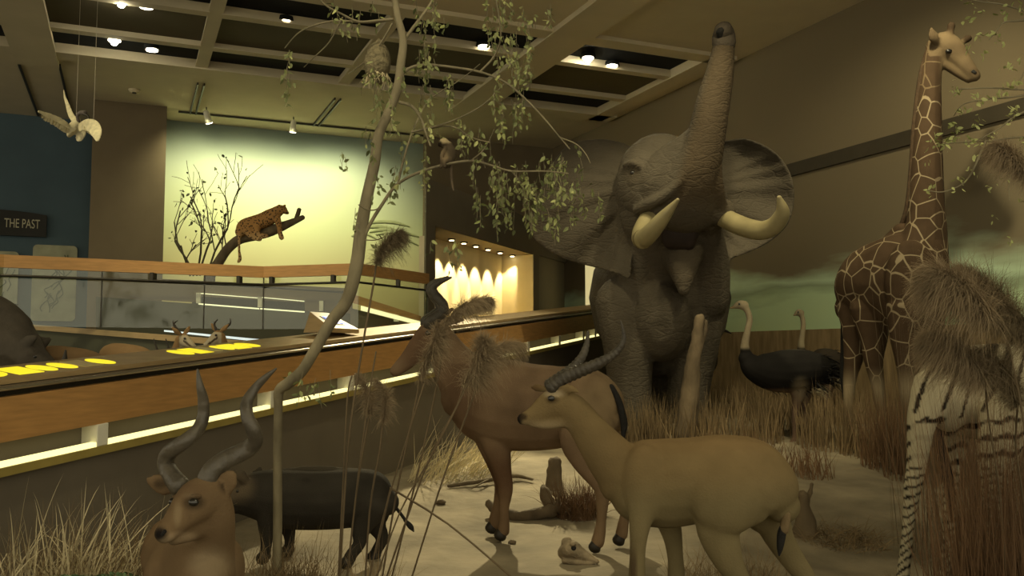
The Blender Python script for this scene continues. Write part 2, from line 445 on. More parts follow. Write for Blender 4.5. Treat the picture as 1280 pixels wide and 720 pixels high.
# yellow emissive patches and plain tan ones on the reading rail
yel = emat('yellow_emissive', (.95, .8, .02), .4, (.7, .6, .05)); pale = mat('tan_patch', (.62, .5, .2), .4, .05, 8)
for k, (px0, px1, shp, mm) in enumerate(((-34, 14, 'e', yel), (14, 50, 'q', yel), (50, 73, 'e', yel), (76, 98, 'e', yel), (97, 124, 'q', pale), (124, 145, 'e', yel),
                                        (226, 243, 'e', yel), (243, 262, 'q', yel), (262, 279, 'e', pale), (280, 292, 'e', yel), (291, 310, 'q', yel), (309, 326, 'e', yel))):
    def s_of(px):
        kk = (px - 640) / FPX; d = (4.91 + .14) / (.402 - kk); return (kk * d * cs + d * sn + .17 * R2 * 1.0) / R2
    s0, s1 = s_of(px0), s_of(px1); c, hw = (s0 + s1) / 2, (s1 - s0) / 2 * .94
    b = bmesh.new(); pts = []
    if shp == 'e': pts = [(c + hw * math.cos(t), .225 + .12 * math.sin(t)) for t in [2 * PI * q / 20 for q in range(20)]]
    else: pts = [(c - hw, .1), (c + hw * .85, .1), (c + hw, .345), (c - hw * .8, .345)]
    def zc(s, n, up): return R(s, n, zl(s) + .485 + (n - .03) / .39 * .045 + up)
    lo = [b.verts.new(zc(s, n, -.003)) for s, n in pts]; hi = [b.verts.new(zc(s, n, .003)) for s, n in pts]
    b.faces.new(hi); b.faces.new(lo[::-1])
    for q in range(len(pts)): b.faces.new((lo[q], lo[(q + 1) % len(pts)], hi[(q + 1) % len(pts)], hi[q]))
    obj('rail_patch', b, mm, cap)

# case wall on the far side of the ramp
NC = 3.52 * R2
sA, sO0, sO1, sE = 9.04, 9.4, 14.26, 16.6
zt, zb, ztop = EYE + 2.2, EYE + .43, EYE + 2.97
def cslab(b, s0, s1, n0, n1, z0, z1): rslab(b, s0, s1, NC + n0, NC + n1, z0, z1, False)
b = bmesh.new()
def prism(b, sn, z0, z1):
    lo = [b.verts.new(R(s, NC + n, z0)) for s, n in sn]; hi = [b.verts.new(R(s, NC + n, z1)) for s, n in sn]; k = len(sn)
    b.faces.new(lo[::-1]); b.faces.new(hi)
    for i in range(k): b.faces.new((lo[i], lo[(i + 1) % k], hi[(i + 1) % k], hi[i]))
prism(b, [(sA, 0), (sO0, 0), (10.86, .95), (10.8, .95)], -.2, ztop); prism(b, [(sO0, 0), (sE, 0), (sE, .95), (10.86, .95)], zt, ztop); prism(b, [(sO0, 0), (sO1, 0), (sO1, .95), (10.86, .95)], -.2, zb)
cslab(b, sO1, sO1 + .35, 0, .95, -.2, zt)
struct('wall_case', b, mat('header_taupe', (.17, .145, .10), .9, .06, 2))
b = bmesh.new(); cslab(b, sO1 + .35, sE, .06, .2, -.2, zt); struct('wall_passage', b, mat('grey_panel', (.22, .19, .13), .8, .05, 2))
b = bmesh.new(); cslab(b, 10.6, sO1, .75, .95, zb, zt); cslab(b, sO1 - .04, sO1, 0, .8, zb, zt); struct('wall_niche', b, M['cream'])
b = bmesh.new(); prism(b, [(sO0, -.1), (sO1, -.1), (sO1, .75), (10.5, .75)], zb, zb + .035); struct('window_1', b, mat('pale_ledge', (.75, .6, .22), .4, .05, 4))
b = bmesh.new(); cslab(b, sA, sE, -.14, -.04, zb - .09, zb - .03); struct('trim_4', b, M['wood'])
b = bmesh.new(); prism(b, [(sO0 + .02, 0), (sO1, 0), (sO1, .75), (10.55, .75)], zt - .03, zt); struct('trim_5', b, M['brownwall'])
for k in range(6):
    pxk = 566 + 15.2 * k; kk = (pxk - 640) / FPX
    n_ = NC + .42; s = ((n_ * (cs * kk * 1 + sn * 1) * 0) + 0)
    lo_, hi_ = 8.0, 18.0                       # place along the case so that the six are evenly spread
    for _ in range(40):
        s = (lo_ + hi_) / 2; q_ = R(s, n_, 0)
        if (q_.x * cs - q_.y * sn) / (q_.x * sn + q_.y * cs) < kk: lo_ = s
        else: hi_ = s
    t = thing('case_downlight', R(s, NC + .45, zt - .03), ['small round downlight at the left end of the lit display case', 'second small downlight from the left in the display case', 'third small downlight from the left in the display case',
              'fourth small downlight from the left in the display case', 'fifth small downlight from the left in the display case', 'small downlight at the far right of the display case'][k], 'downlight', 'downlights of the display case')
    b = bmesh.new(); bmesh.ops.create_cone(b, cap_ends=True, segments=20, radius1=.07, radius2=.08, depth=.03, matrix=Matrix.Translation(R(s, NC + .45, zt - .045)))
    obj('trim_ring', b, M['darkmetal'], t, True)
    b = bmesh.new(); bmesh.ops.create_cone(b, cap_ends=True, segments=16, radius1=.045, radius2=.045, depth=.012, matrix=Matrix.Translation(R(s, NC + .45, zt - .064)))
    obj('bulb', b, emat('bulb_glow', (1, .85, .5), 4), t)
    l = bpy.data.lights.new('case_spot', 'SPOT'); l.energy = 75; l.color = (1, .80, .42); l.spot_size = math.radians(54); l.spot_blend = .5; l.shadow_soft_size = .03
    lo = bpy.data.objects.new('case_spot', l); C.objects.link(lo); lo.location = R(s, NC + .33, zt - .09)
    tgt = R(s, NC + .75, zt - .95); lo.rotation_euler = (tgt - lo.location).to_track_quat('-Z', 'Y').to_euler()
# flat glowing panel added in place of the lit niche at the ramp's head
struct('niche_glow_panel', box_mesh(XW - .06, XW, 18.35, 19.0, EYE + .55, EYE + 2.15), emat('cream_niche_glow', (1, .85, .4), .25, (.6, .5, .3)))
struct('trim_6', box_mesh(XW - .08, XW, 18.25, 18.35, EYE + .3, EYE + 2.3), M['darkmetal'])

# ---------------------------------------------------------------- upper gallery rail (zigzag)
def seg_box(b, p0, p1, h0, h1, th):
    """upright slab between two points, from z offset h0 to h1"""
    d = (p1 - p0); d.z = 0; d.normalize(); n = Vector((-d.y, d.x, 0)) * th / 2
    hexa(b, [p0 - n + UP * h0, p1 - n + UP * h0, p1 + n + UP * h0, p0 + n + UP * h0, p0 - n + UP * h1, p1 - n + UP * h1, p1 + n + UP * h1, p0 + n + UP * h1])
gp = [P(-90, 440, 11.6), P(0, 440, 12.2), P(328, 440, 13.9), P(447, 440, 13.4), P(534, 440, 15.2)]
for q in gp: q.z = EYE
glass = bpy.data.materials.new('clear_glass'); glass.use_nodes = True
gN = glass.node_tree.nodes; gL = glass.node_tree.links; gN.remove(gN['Principled BSDF'])
tr = gN.new('ShaderNodeBsdfTransparent'); tr.inputs[0].default_value = (.9, .93, .88, 1); gg = gN.new('ShaderNodeBsdfGlossy'); gg.inputs['Roughness'].default_value = .05
ms = gN.new('ShaderNodeMixShader'); ms.inputs[0].default_value = .06; gL.new(tr.outputs[0], ms.inputs[1]); gL.new(gg.outputs[0], ms.inputs[2]); gL.new(ms.outputs[0], gN['Material Output'].inputs[0])
gal = thing('gallery_railing', gp[2] + UP * .2, 'upper gallery railing with broad orange wood top rail and glass below the leopard mural', 'railing')
names = ['left', 'long', 'middle', 'right']
for k in range(4):
    b = bmesh.new(); seg_box(b, gp[k], gp[k + 1], 1.145, 1.32, .06); obj('top_rail', b, M['wood'], gal)
    b = bmesh.new(); seg_box(b, gp[k], gp[k + 1], .35, 1.15, .015); obj('glass_panel', b, glass, gal)
    b = bmesh.new(); off = FWD * .12 if True else 0
    loft(b, [(gp[k] - off + UP * 1.03, .018, .018), (gp[k + 1] - off + UP * 1.03, .018, .018)], UP, 1, 8); obj('handrail', b, M['darkmetal'], gal, True)
for k, t in ((1, .55), (2, .1), (2, .75), (3, .55), (1, .9)):
    q = gp[k].lerp(gp[k + 1], t); b = bmesh.new(); bm_box(b, q + UP * 1.09 - FWD * .06, RIGHT, FWD, UP, .03, .07, .06); obj('bracket', bev(b, .008, 1), M['darkmetal'], gal)
# glazing joints
for k, t in ((1, .75), (2, .0), (1, .35)):
    q = gp[k].lerp(gp[k + 1], t); b = bmesh.new(); bm_box(b, q + UP * .75, RIGHT, FWD, UP, .006, .012, .4); obj('glazing_joint', b, M['darkmetal'], gal)
# ---------------------------------------------------------------- back ramp behind the gallery glass
def quadslab(b, pts, th=.1):
    """pts: four (px, py, d) corners, clockwise; slab extruded away from the viewer"""
    f = [P(*q) for q in pts]; g = [q + FWD * th for q in f]
    hexa(b, [f[3], f[2], g[2], g[3], f[0], f[1], g[1], g[0]])
dA, dB = 16.4, 17.6
def dmid(px): return dA + (dB - dA) * (px - 120) / 330
b = bmesh.new(); quadslab(b, [(120, 371, dA), (450, 394, dB), (450, 470, dB), (120, 470, dA)], .15); struct('wall_back_ramp', b, M['olive'])
bb = thing('back_ramp_barrier', P(280, 400, dmid(280)), 'distant brown ramp barrier with two white-edged slots seen through the gallery glass', 'barrier')
b = bmesh.new()
def yl(px): return 346 + (px - 150) * .05
for (x0, x1, ya, yb_) in ((125, 246, 0, 26), (246, 381, 0, 18), (381, 440, 0, 28)):
    quadslab(b, [(x0, yl(x0) + ya, dmid(x0) - .05), (x1, yl(x1) + ya, dmid(x1) - .05), (x1, yl(x1) + yb_ + (x1 - 150) * .012, dmid(x1) - .05), (x0, yl(x0) + yb_ + (x0 - 150) * .012, dmid(x0) - .05)], .06)
obj('wood_panel', b, M['brownwall'], bb)
b = bmesh.new(); quadslab(b, [(240, 360, dmid(240) + .3), (440, 368, dmid(440) + .3), (440, 400, dmid(440) + .3), (240, 395, dmid(240) + .3)], .05); obj('slot_backing', b, M['olive'], bb)
wl = emat('white_slot_light', (1, .95, .6), .45)
for (x0, x1, y0, y1) in ((248, 323, 379, 385), (325, 380, 385, 389)):
    b = bmesh.new(); quadslab(b, [(x0, y0, dmid(x0) - .08), (x1, y1 - 0, dmid(x1) - .08), (x1, y1 + 1.6, dmid(x1) - .08), (x0, y0 + 1.6, dmid(x0) - .08)], .05); obj('light_strip', b, wl, bb)
for (x0, x1, y0, y1) in ((248, 323, 366, 371), (325, 380, 371, 375)):
    b = bmesh.new(); quadslab(b, [(x0, y0, dmid(x0) - .1), (x1, y1 + 1, dmid(x1) - .1), (x1, y1 + 2, dmid(x1) - .1), (x0, y0 + 1, dmid(x0) - .1)], .03); obj('slot_edge', b, wl, bb)
for x, y in ((248, 366), (325, 371), (402, 376)):
    b = bmesh.new(); quadslab(b, [(x - 3, y, dmid(x) - .12), (x + 2, y, dmid(x) - .12), (x + 2, y + 13, dmid(x) - .12), (x - 3, y + 13, dmid(x) - .12)], .06); obj('post', b, M['white'], bb)
b = bmesh.new(); loft(b, [(P(150, 350, 16), .02, .02), (P(300, 357, 16.6), .02, .02), (P(440, 366, 17.2), .02, .02)], UP, 1, 8); obj('handrail', b, M['darkmetal'], bb, True)
# right-hand descending barrier
b = bmesh.new(); quadslab(b, [(438, 385, 15.4), (534, 410, 15.9), (534, 450, 15.9), (438, 450, 15.4)], .12); struct('wall_side_ramp', b, M['rampwall'])
sb = thing('side_ramp_barrier', P(490, 405, 15.3), 'short barrier with sloping lit strip running down to the display case', 'barrier')
b = bmesh.new(); quadslab(b, [(430, 364, 15.2), (526, 395, 15.3), (526, 401, 15.3), (430, 376, 15.2)], .06); obj('wood_panel', b, M['wood'], sb)
b = bmesh.new(); quadslab(b, [(451, 382, 15.2), (526, 402, 15.3), (526, 407, 15.3), (451, 388, 15.2)], .06); obj('light_strip', b, emat('cream_strip', (1, .92, .5), .5), sb)
b = bmesh.new(); quadslab(b, [(492, 391, 15.3), (498, 391, 15.3), (498, 402, 15.3), (492, 402, 15.3)], .08); obj('post', b, M['white'], sb)
# curb of the plains diorama
cb = thing('diorama_curb', P(160, 425, 13.2), 'low tan curb rail edging the plains display behind the gazelles', 'curb')
b = bmesh.new(); quadslab(b, [(-60, 398, 14.3), (345, 429, 12.2), (345, 437, 12.2), (-60, 404, 14.3)], .1); obj('curb_rail', b, M['wood_l'], cb)
b = bmesh.new(); quadslab(b, [(-60, 404, 14.36), (345, 437, 12.26), (345, 520, 12.26), (-60, 500, 14.36)], .1); obj('curb_wall', b, M['olive'], cb)
b = bmesh.new(); quadslab(b, [(205, 412.5, 13.2), (345, 426, 12.4), (345, 429.5, 12.4), (205, 414.5, 13.2)], .04); o = obj('light_strip', b, emat('bluewhite_strip', (.75, .9, 1), .22), cb); o['label'] = 'pale blue-white lit edge'
struct('floor_plains', box_mesh(-14, -1.5, 6.0, 14.5, .3, .42), M['olive'])

# console with a blue screen on the reading rail
b = bmesh.new()
kq = lambda dx, dy, z: P(432, 416, 8.55) + Vector((R2, R2, 0)) * dx + Vector((-R2, R2, 0)) * dy + UP * z
con = thing('info_console', kq(0, 0, 0), 'tan sloping console with small blue screen standing on the ramp barrier', 'console')
hexa(b, [kq(-.25, 0, 0), kq(.24, 0, 0), kq(.24, .3, 0), kq(-.25, .3, 0), kq(-.25, .0, .04), kq(.24, .0, .04), kq(.16, .3, .2), kq(-.15, .3, .2)])
obj('housing', b, M['wood_l'], con)
b = bmesh.new(); nn = .008
hexa(b, [kq(-.11, .075, .085), kq(.08, .075, .085), kq(.08, .2, .15), kq(-.10, .2, .15), kq(-.11, .07, .085 + nn), kq(.08, .07, .085 + nn), kq(.08, .195, .15 + nn), kq(-.10, .195, .15 + nn)])
o = obj('screen', b, emat('blue_screen', (.08, .16, .75), .45), con)
b = bmesh.new()
hexa(b, [kq(-.13, .065, .078), kq(.10, .065, .078), kq(.10, .215, .155), kq(-.12, .215, .155), kq(-.13, .062, .078 + .004), kq(.10, .062, .082), kq(.10, .212, .159), kq(-.12, .212, .159)])
obj('bezel', b, M['darkmetal'], con)

# ---------------------------------------------------------------- posters and sign on the blue wall
pm = mat('pale_poster', (.36, .37, .25), .6, .25, 3, col2=(.42, .42, .28))
def poster(x0, x1, y0, y1, lab, lines):
    a = P(x0, y1, 19.9); c = P(x1, y0, 19.9); Y = 22.46
    def wp(px, py):
        k = (px - 640) / FPX; d = Y / (cs - k * sn); return P(px, py, d)
    a, c = wp(x0, y1), wp(x1, y0)
    t = thing('poster_panel', Vector(((a.x + c.x) / 2, Y, a.z)), lab, 'poster', 'tall pale posters on the blue wall')
    b = bmesh.new(); bm_aabb(b, a.x, c.x, Y - .03, Y + .03, a.z, c.z)
    bmesh.ops.bevel(b, geom=[e for e in b.edges if abs((e.verts[0].co - e.verts[1].co).y) > .05], offset=.09, segments=4, affect='EDGES', profile=.5)
    obj('board', b, pm, t)
    b = bmesh.new(); rr = random.Random(int(x0) + 50)
    w, h = c.x - a.x, c.z - a.z
    for k in range(lines):
        u = rr.uniform(.2, .8); v = rr.uniform(.1, .6); pts = []
        for q in range(5):
            pts.append((Vector((a.x + w * u, Y - .04, a.z + h * v)), .012, .006)); u += rr.uniform(-.12, .14); v += rr.uniform(.03, .1)
            u = min(max(u, .08), .92); v = min(v, .95)
        loft(b, pts, Vector((0, 1, 0)), 2, 5)
    o = obj('plant_drawing', b, mat('faded_drawing', (.13, .15, .09), .8, .2, 5), t)
poster(38, 97, 308, 401, 'pale poster with faint plant drawings, nearer the brown pillar', 13)
poster(-30, 24, 315, 403, 'pale poster at the left edge with a thin dark-framed stand before it', 9)
Y = 22.4
def wpY(px, py, Y=22.4):
    k = (px - 640) / FPX; d = Y / (cs - k * sn); return P(px, py, d)
a, c = wpY(-75, 291), wpY(59, 270); top = wpY(-8, 262)
sg = thing('hanging_sign', Vector(((a.x + c.x) / 2, Y, a.z)), 'dark arched sign reading THE PAST on the blue wall', 'sign')
b = bmesh.new(); pr = [(a.x, a.z), (c.x, a.z), (c.x, c.z)]
for k in range(1, 12):
    t = k / 12; pr.append((c.x + (a.x - c.x) * t, c.z + (top.z - c.z) * math.sin(PI * t) ** .8))
pr.append((a.x, c.z))
f0 = [b.verts.new((x, Y - .05, z)) for x, z in pr]; f1 = [b.verts.new((x, Y + .02, z)) for x, z in pr]
b.faces.new(f0); b.faces.new(f1[::-1])
for q in range(len(pr)): b.faces.new((f1[q], f1[(q + 1) % len(pr)], f0[(q + 1) % len(pr)], f0[q]))
obj('board', b, mat('sign_black', (.018, .017, .014), .6, .1, 5), sg)
tc = bpy.data.curves.new('t', 'FONT'); tc.body = 'THE PAST'; tc.extrude = .004; tc.size = .3; tc.align_x = 'RIGHT'
to = bpy.data.objects.new('t', tc); C.objects.link(to); bpy.context.view_layer.update()
tm = bpy.data.meshes.new_from_object(to.evaluated_get(bpy.context.evaluated_depsgraph_get())); bpy.data.objects.remove(to)
q = wpY(50, 286.5); bl = wpY(50, 275.5)
w_ = max(v.co.z if False else v.co.x for v in tm.vertices) - min(v.co.x for v in tm.vertices); hh = max(v.co.y for v in tm.vertices)
sc_ = (bl.z - q.z) / hh; xmax = max(v.co.x for v in tm.vertices)
for v in tm.vertices: v.co = Vector((q.x + (v.co.x - xmax) * sc_ * .56, Y - .06 - v.co.z, q.z + v.co.y * sc_))
lm_ = mat('sign_cream', (.5, .47, .33), .6, .05)
for piece in islands(tm): obj('letter', piece, lm_, sg)
# small dark-framed stand before the left poster
st = thing('reading_stand', P(8, 440, 17) - UP * 1.2, 'thin dark-framed stand in front of the leftmost poster', 'stand')
b = bmesh.new()
for (x0, y0, x1, y1) in ((-20, 381, 22, 381), (18, 381, 19, 440), (-18, 381, -18, 440)):
    loft(b, [(P(x0, y0, 17), .02, .02), (P(x1, y1, 17), .02, .02)], UP, 1, 8)
obj('frame', b, M['darkmetal'], st, True)

# ---------------------------------------------------------------- ceiling fixtures
def aim(o, tgt): o.rotation_euler = (tgt - o.location).to_track_quat('-Z', 'Y').to_euler()
def spot(loc, tgt, energy, size=70, blend=.6, col=(1, .84, .52), r=.08, name='lamp_or_fill_spot'):
    l = bpy.data.lights.new(name, 'SPOT'); l.energy = energy; l.color = col; l.spot_size = math.radians(size); l.spot_blend = blend; l.shadow_soft_size = r
    o = bpy.data.objects.new(name, l); C.objects.link(o); o.location = loc; aim(o, tgt); return o
def atceil(px, py, dz=0):
    sx = (px - 640) / FPX; sy = (360 - py) / FPX
    F = math.cos(PITCH) - sy * math.sin(PITCH); U = math.sin(PITCH) + sy * math.cos(PITCH)
    d = (H + dz - EYE) / (U / F); return P(px, py, d)
blow = emat('lamp_glow_bright', (1, .93, .7), 60); glow = emat('lamp_glow', (1, .88, .62), 5)
labs = ['dazzling bare ceiling lamp above the hanging white bird', 'oval recessed ceiling lamp at the top edge, left of the thin rib', 'oval recessed ceiling lamp in the black coffer just right of the dazzling lamp',
        'oval recessed ceiling lamp in the middle of the ceiling, left of the tree', 'oval recessed ceiling lamp just right of the tree trunk top', 'dazzling ceiling lamp in the coffer left of the elephant trunk',
        'oval lamp beside the dazzling lamp near the elephant trunk', 'bright round lamp cut by the top edge of the picture']
for k, ((px, py), big) in enumerate((((143, 50), 1), ((183, 8), 0), ((190, 62), 0), ((357, 27), 0), ((605, 58), 0), ((735, 72), 1), ((765, 82), 0), ((152, 2), 1))):
    q = atceil(px, py, .0)
    t = thing('ceiling_lamp', q, labs[k], 'lamp', 'recessed lamps in the ceiling coffers')
    b = bmesh.new(); loft(b, [(q + UP * .07, .13, .13), (q + UP * .0, .14, .14)], RIGHT, 1, 20, cap=False); obj('housing', b, M['black'], t, True)
    b = bmesh.new(); bmesh.ops.create_cone(b, cap_ends=True, segments=24, radius1=.10, radius2=.1, depth=.03, matrix=Matrix.Translation(q - UP * .005))
    obj('lens', b, glow, t)
    if big:
        b = bmesh.new(); ellipsoid(b, q - UP * .045, (RIGHT * .055, FWD * .055, UP * .05)); obj('bulb', b, blow, t, True)
    b = bmesh.new(); loft(b, [(q + UP * .05, .02, .02), (q + UP * .25, .02, .02)], RIGHT, 1, 8); obj('stem', b, M['darkmetal'], t, True)
for k, (px, py) in enumerate(((258, 148), (367, 160))):
    q = atceil(px, py - 14)
    t = thing('track_light', q, ['small tan track light at the left end above the leopard mural', 'white cylindrical track light above the leopard mural'][k], 'track light', 'track lights over the mural')
    dn = Vector((.0, .35, -1)).normalized() if k else Vector((.3, .4, -.8)).normalized()
    b = bmesh.new(); loft(b, [(q, .015, .015), (q - UP * .14, .015, .015)], RIGHT, 1, 8); obj('stem', b, M['darkmetal'], t)
    b = bmesh.new(); loft(b, [(q - UP * .12, .06, .06), (q - UP * .12 + dn * .22, .08, .08)], RIGHT, 1, 16, flat_end=True); obj('lamp_head', b, M['white'], t, True)
    b = bmesh.new(); e = q - UP * .12 + dn * .225; loft(b, [(e, .07, .07), (e + dn * .01, .07, .07)], RIGHT, 1, 16, cap=False); obj('lens', b, glow, t)
q = atceil(168, 112)
t = thing('smoke_detector', q, 'small round smoke detector on the plain ceiling above the pillar', 'smoke detector')
b = bmesh.new(); loft(b, [(q, .12, .12), (q - UP * .06, .1, .1)], RIGHT, 1, 20, cap=False); obj('housing', b, M['cream'], t, True)
b = bmesh.new(); bmesh.ops.create_cone(b, cap_ends=True, segments=12, radius1=.04, radius2=.04, depth=.02, matrix=Matrix.Translation(q - UP * .07)); obj('sensor', b, M['darkmetal'], t)
# ================================================================ ANIMALS
F = {}
F['fur'] = mat('short_fur', (1, 1, 1), .95, .16, 5, .2, 120, vcol=True, spec=.08)
F['horn'] = mat('dark_horn', (.05, .042, .03), .5, .3, 30, .3, 90, spec=.4)
F['hoof'] = mat('dark_hoof', (.02, .016, .011), .5, .2, 20)
F['eye'] = mat('glass_eye', (.006, .005, .004), .3, .02, 5, spec=.8)
F['black'] = mat('black_hair', (.010, .009, .008), .8, .3, 30, .4, 120)
F['ivory'] = mat('ivory', (.27, .23, .12), .42, .15, 5, .08, 30, stretch=(1, 1, 1), spec=.45)

# ---------------------------------------------------------------- lechwe, nearest antelope
A = Beast('lechwe_antelope', 870, 3.6, 'tan antelope nearest the viewer with ringed backswept horns, standing broadside in the right foreground', 'antelope')
A.add([(772, 596, 0, 32, 24), (790, 600, 0, 49, 38), (828, 604, 0, 55, 46), (870, 600, -.02, 53, 50), (905, 598, -.04, 54, 50), (940, 604, -.05, 54, 46), (966, 618, -.05, 40, 38), (978, 632, -.05, 22, 22)])
A.ball(806, 602, -.075, 30, 24, 46); A.ball(800, 600, .08, 28, 24, 44)                 # shoulders
A.ball(908, 622, -.15, 46, 24, 46); A.ball(950, 605, -.1, 34, 24, 40); A.ball(955, 618, .06, 34, 26, 48)                   # haunches
A.add([(792, 598, 0, 40, 30), (770, 580, 0, 33, 26), (750, 556, 0, 27, 22), (732, 532, 0, 22, 18), (717, 513, 0, 20, 16), (706, 503, 0, 17, 14)])
A.add([(708, 506, 0, 19, 15), (696, 503, 0, 20, 14), (684, 508, 0, 16.5, 12), (671, 517, 0, 12.5, 9.5), (660, 522, 0, 9.5, 8), (653, 524, 0, 8, 7)])
A.add([(704, 528, 0, 7, 9), (684, 531, 0, 6, 7), (664, 530, 0, 4.5, 6)])             # jaw
A.ball(690, 497, -.03, 6, 5, 4); A.ball(690, 497, .03, 6, 5, 4)
A.add([(700, 486, -.03, 4, 4), (712, 486, -.05, 7, 3), (724, 491, -.06, 2, 2)])       # ear
A.add([(685, 488, .05, 3, 3), (672, 485, .09, 6, 3), (664, 484, .11, 3, 2)])
for pts in ([(806, 622, -.09, 24, 16), (800, 655, -.1, 14, 11), (797, 690, -.1, 10, 9), (796, 730, -.1, 11, 9), (795, 760, -.1, 8, 7.5), (795, 820, -.1, 7, 6.5), (795, 850, -.1, 8, 7.5), (792, 868, -.1, 8, 8)],
            [(822, 622, .1, 22, 15), (838, 660, .1, 14, 11), (844, 695, .1, 10, 9), (846, 730, .1, 11, 9), (847, 760, .1, 8, 7), (848, 815, .1, 7, 6.5), (848, 840, .1, 8, 7), (846, 855, .1, 8, 8)],
            [(918, 620, -.11, 48, 26), (898, 655, -.12, 30, 20), (908, 695, -.12, 20, 15), (926, 728, -.12, 13, 11), (936, 755, -.12, 12, 9), (934, 800, -.12, 8, 7), (932, 845, -.12, 8, 7.5), (930, 868, -.12, 8, 8)],
            [(960, 630, .06, 28, 22), (972, 668, .07, 19, 17), (990, 698, .08, 15, 12), (1010, 728, .08, 12, 10), (1012, 760, .08, 9, 8), (1008, 810, .08, 8, 7), (1006, 850, .08, 8, 8)]):
    A.add(pts)
def c_lechwe(px, py, dd):
    c = np.tile(np.array([.17, .122, .058]), (len(px), 1))
    c = mixc(c, (.155, .13, .068), .7 * sstep(580, 640, py) * sstep(745, 790, px))
    c = mixc(c, (.27, .21, .125), .7 * sstep(520, 535, py) * sstep(722, 690, px))                # pale chin and throat
    c = mixc(c, (.38, .31, .20), .7 * blob(px, py, 692, 492, 12, 5))
    c = mixc(c, (.20, .13, .06), .6 * sstep(580, 548, py) * sstep(750, 800, px))
    c = mixc(c, (.012, .01, .008), sstep(655, 650, px)); c = mixc(c, (.03, .02, .012), .9 * blob(px, py, 654, 521, 5, 4))
    c = mixc(c, (.05, .03, .018), .75 * sstep(786, 789, px) * sstep(798, 794, px) * sstep(670, 710, py))
    c = mixc(c, (.12, .07, .035), .7 * blob(px, py, 668, 485, 9, 4))
    c = mixc(c, (.06, .04, .02), .6 * blob(px, py, 691, 500, 8, 4) )
    return c
A.body(F['fur'], .009, 6, c_lechwe)
A.partball('eye', 689, 498, -.052, 4.6, F['eye'], 3.2, 3.6); A.partball('eye', 689, 498, .052, 4.6, F['eye'], 3.2, 3.6)
A.part('horn', [(690, 484, -.02, 8, 7), (704, 473, -.025, 8.5, 7.5), (722, 465, -.03, 8, 7.5), (742, 457, -.04, 7.2, 7), (760, 448, -.05, 6, 6), (773, 437, -.055, 4.6, 4.6), (780, 422, -.06, 3, 3), (776, 402, -.06, 1.2, 1.2)], F['horn'], ridge=.075, sub=12)
A.part('horn', [(688, 481, .03, 8, 7), (702, 471, .035, 7.5, 7), (716, 460, .06, 6.6, 6), (727, 447, .09, 5.4, 5), (733, 432, .11, 4, 4), (735, 415, .12, 1.5, 1.5)], F['horn'], ridge=.075, sub=12)
A.part('tail', [(978, 588, -.06, 7, 6), (985, 612, -.09, 6, 6), (984, 640, -.1, 5, 5), (980, 662, -.1, 6, 6)], F['fur'] if False else mat('tail_hair', (.17, .12, .06), .85, .2, 20, .3, 100))
A.part('tail_tuft', [(980, 656, -.1, 4, 4), (977, 668, -.1, 5.5, 5), (975, 684, -.1, 4, 4), (974, 694, -.1, 1.2, 1.2)], F['black'])
for q in ((793, 872, -.1), (846, 862, .1), (930, 872, -.12), (1006, 858, .08)):
    A.part('hoof', [(q[0] + 1, q[1] - 6, q[2], 8.5, 8), (q[0] - 3, q[1] + 3, q[2] - .01, 9.5, 9)], F['hoof'])

# ---------------------------------------------------------------- hartebeest
A = Beast('hartebeest', 670, 6.7, 'reddish brown long-faced antelope with kinked black horns, standing behind the nearest tan antelope', 'antelope')
A.add([(578, 490, .1, 34, 26), (600, 499, .08, 50, 38), (630, 505, .03, 56, 42), (665, 509, -.05, 54, 44), (700, 508, -.13, 51, 42), (732, 503, -.2, 44, 38), (756, 512, -.26, 33, 30), (768, 522, -.28, 18, 18)])
A.ball(606, 492, -.0, 32, 20, 44); A.ball(742, 512, -.32, 30, 18, 44)
A.add([(600, 495, .08, 46, 34), (578, 470, .1, 34, 27), (562, 446, .12, 25, 21), (550, 425, .13, 20, 17), (543, 413, .13, 17, 15)])
A.add([(548, 414, .13, 17, 15), (537, 421, .12, 18, 13), (524, 435, .1, 15, 11), (511, 449, .08, 11.5, 9), (500, 459, .06, 9, 8), (494, 464, .05, 7.5, 7)])
A.add([(552, 405, .05, 4, 4), (565, 400, .02, 7, 3), (580, 400, 0, 2, 2)]); A.add([(545, 402, .2, 4, 4), (556, 392, .26, 6, 3), (566, 386, .28, 2, 2)])
for pts in ([(618, 530, -.03, 26, 17), (622, 562, -.05, 17, 12), (629, 592, -.05, 11, 9), (632, 612, -.05, 9.5, 8), (630, 635, -.05, 6.5, 6), (630, 652, -.05, 7, 6.5), (629, 664, -.05, 8, 7.5)],
            [(608, 530, .16, 24, 16), (616, 562, .16, 16, 11), (624, 592, .16, 10, 8), (627, 608, .16, 9, 7.5), (622, 632, .16, 6, 6), (619, 645, .16, 7, 6.5), (618, 656, .16, 8, 7.5)],
            [(742, 522, -.36, 34, 20), (720, 548, -.38, 22, 15), (728, 578, -.38, 13, 10), (748, 604, -.38, 10, 8), (753, 616, -.38, 9.5, 8), (752, 645, -.38, 6.5, 6), (750, 664, -.38, 7.5, 7), (747, 678, -.38, 8.5, 8)],
            [(758, 530, -.15, 26, 17), (758, 565, -.16, 15, 12), (772, 595, -.16, 10, 8), (786, 615, -.16, 9.5, 8), (782, 640, -.16, 6.5, 6), (779, 655, -.16, 7, 6.5), (777, 668, -.16, 8, 7.5)]):
    A.add(pts)
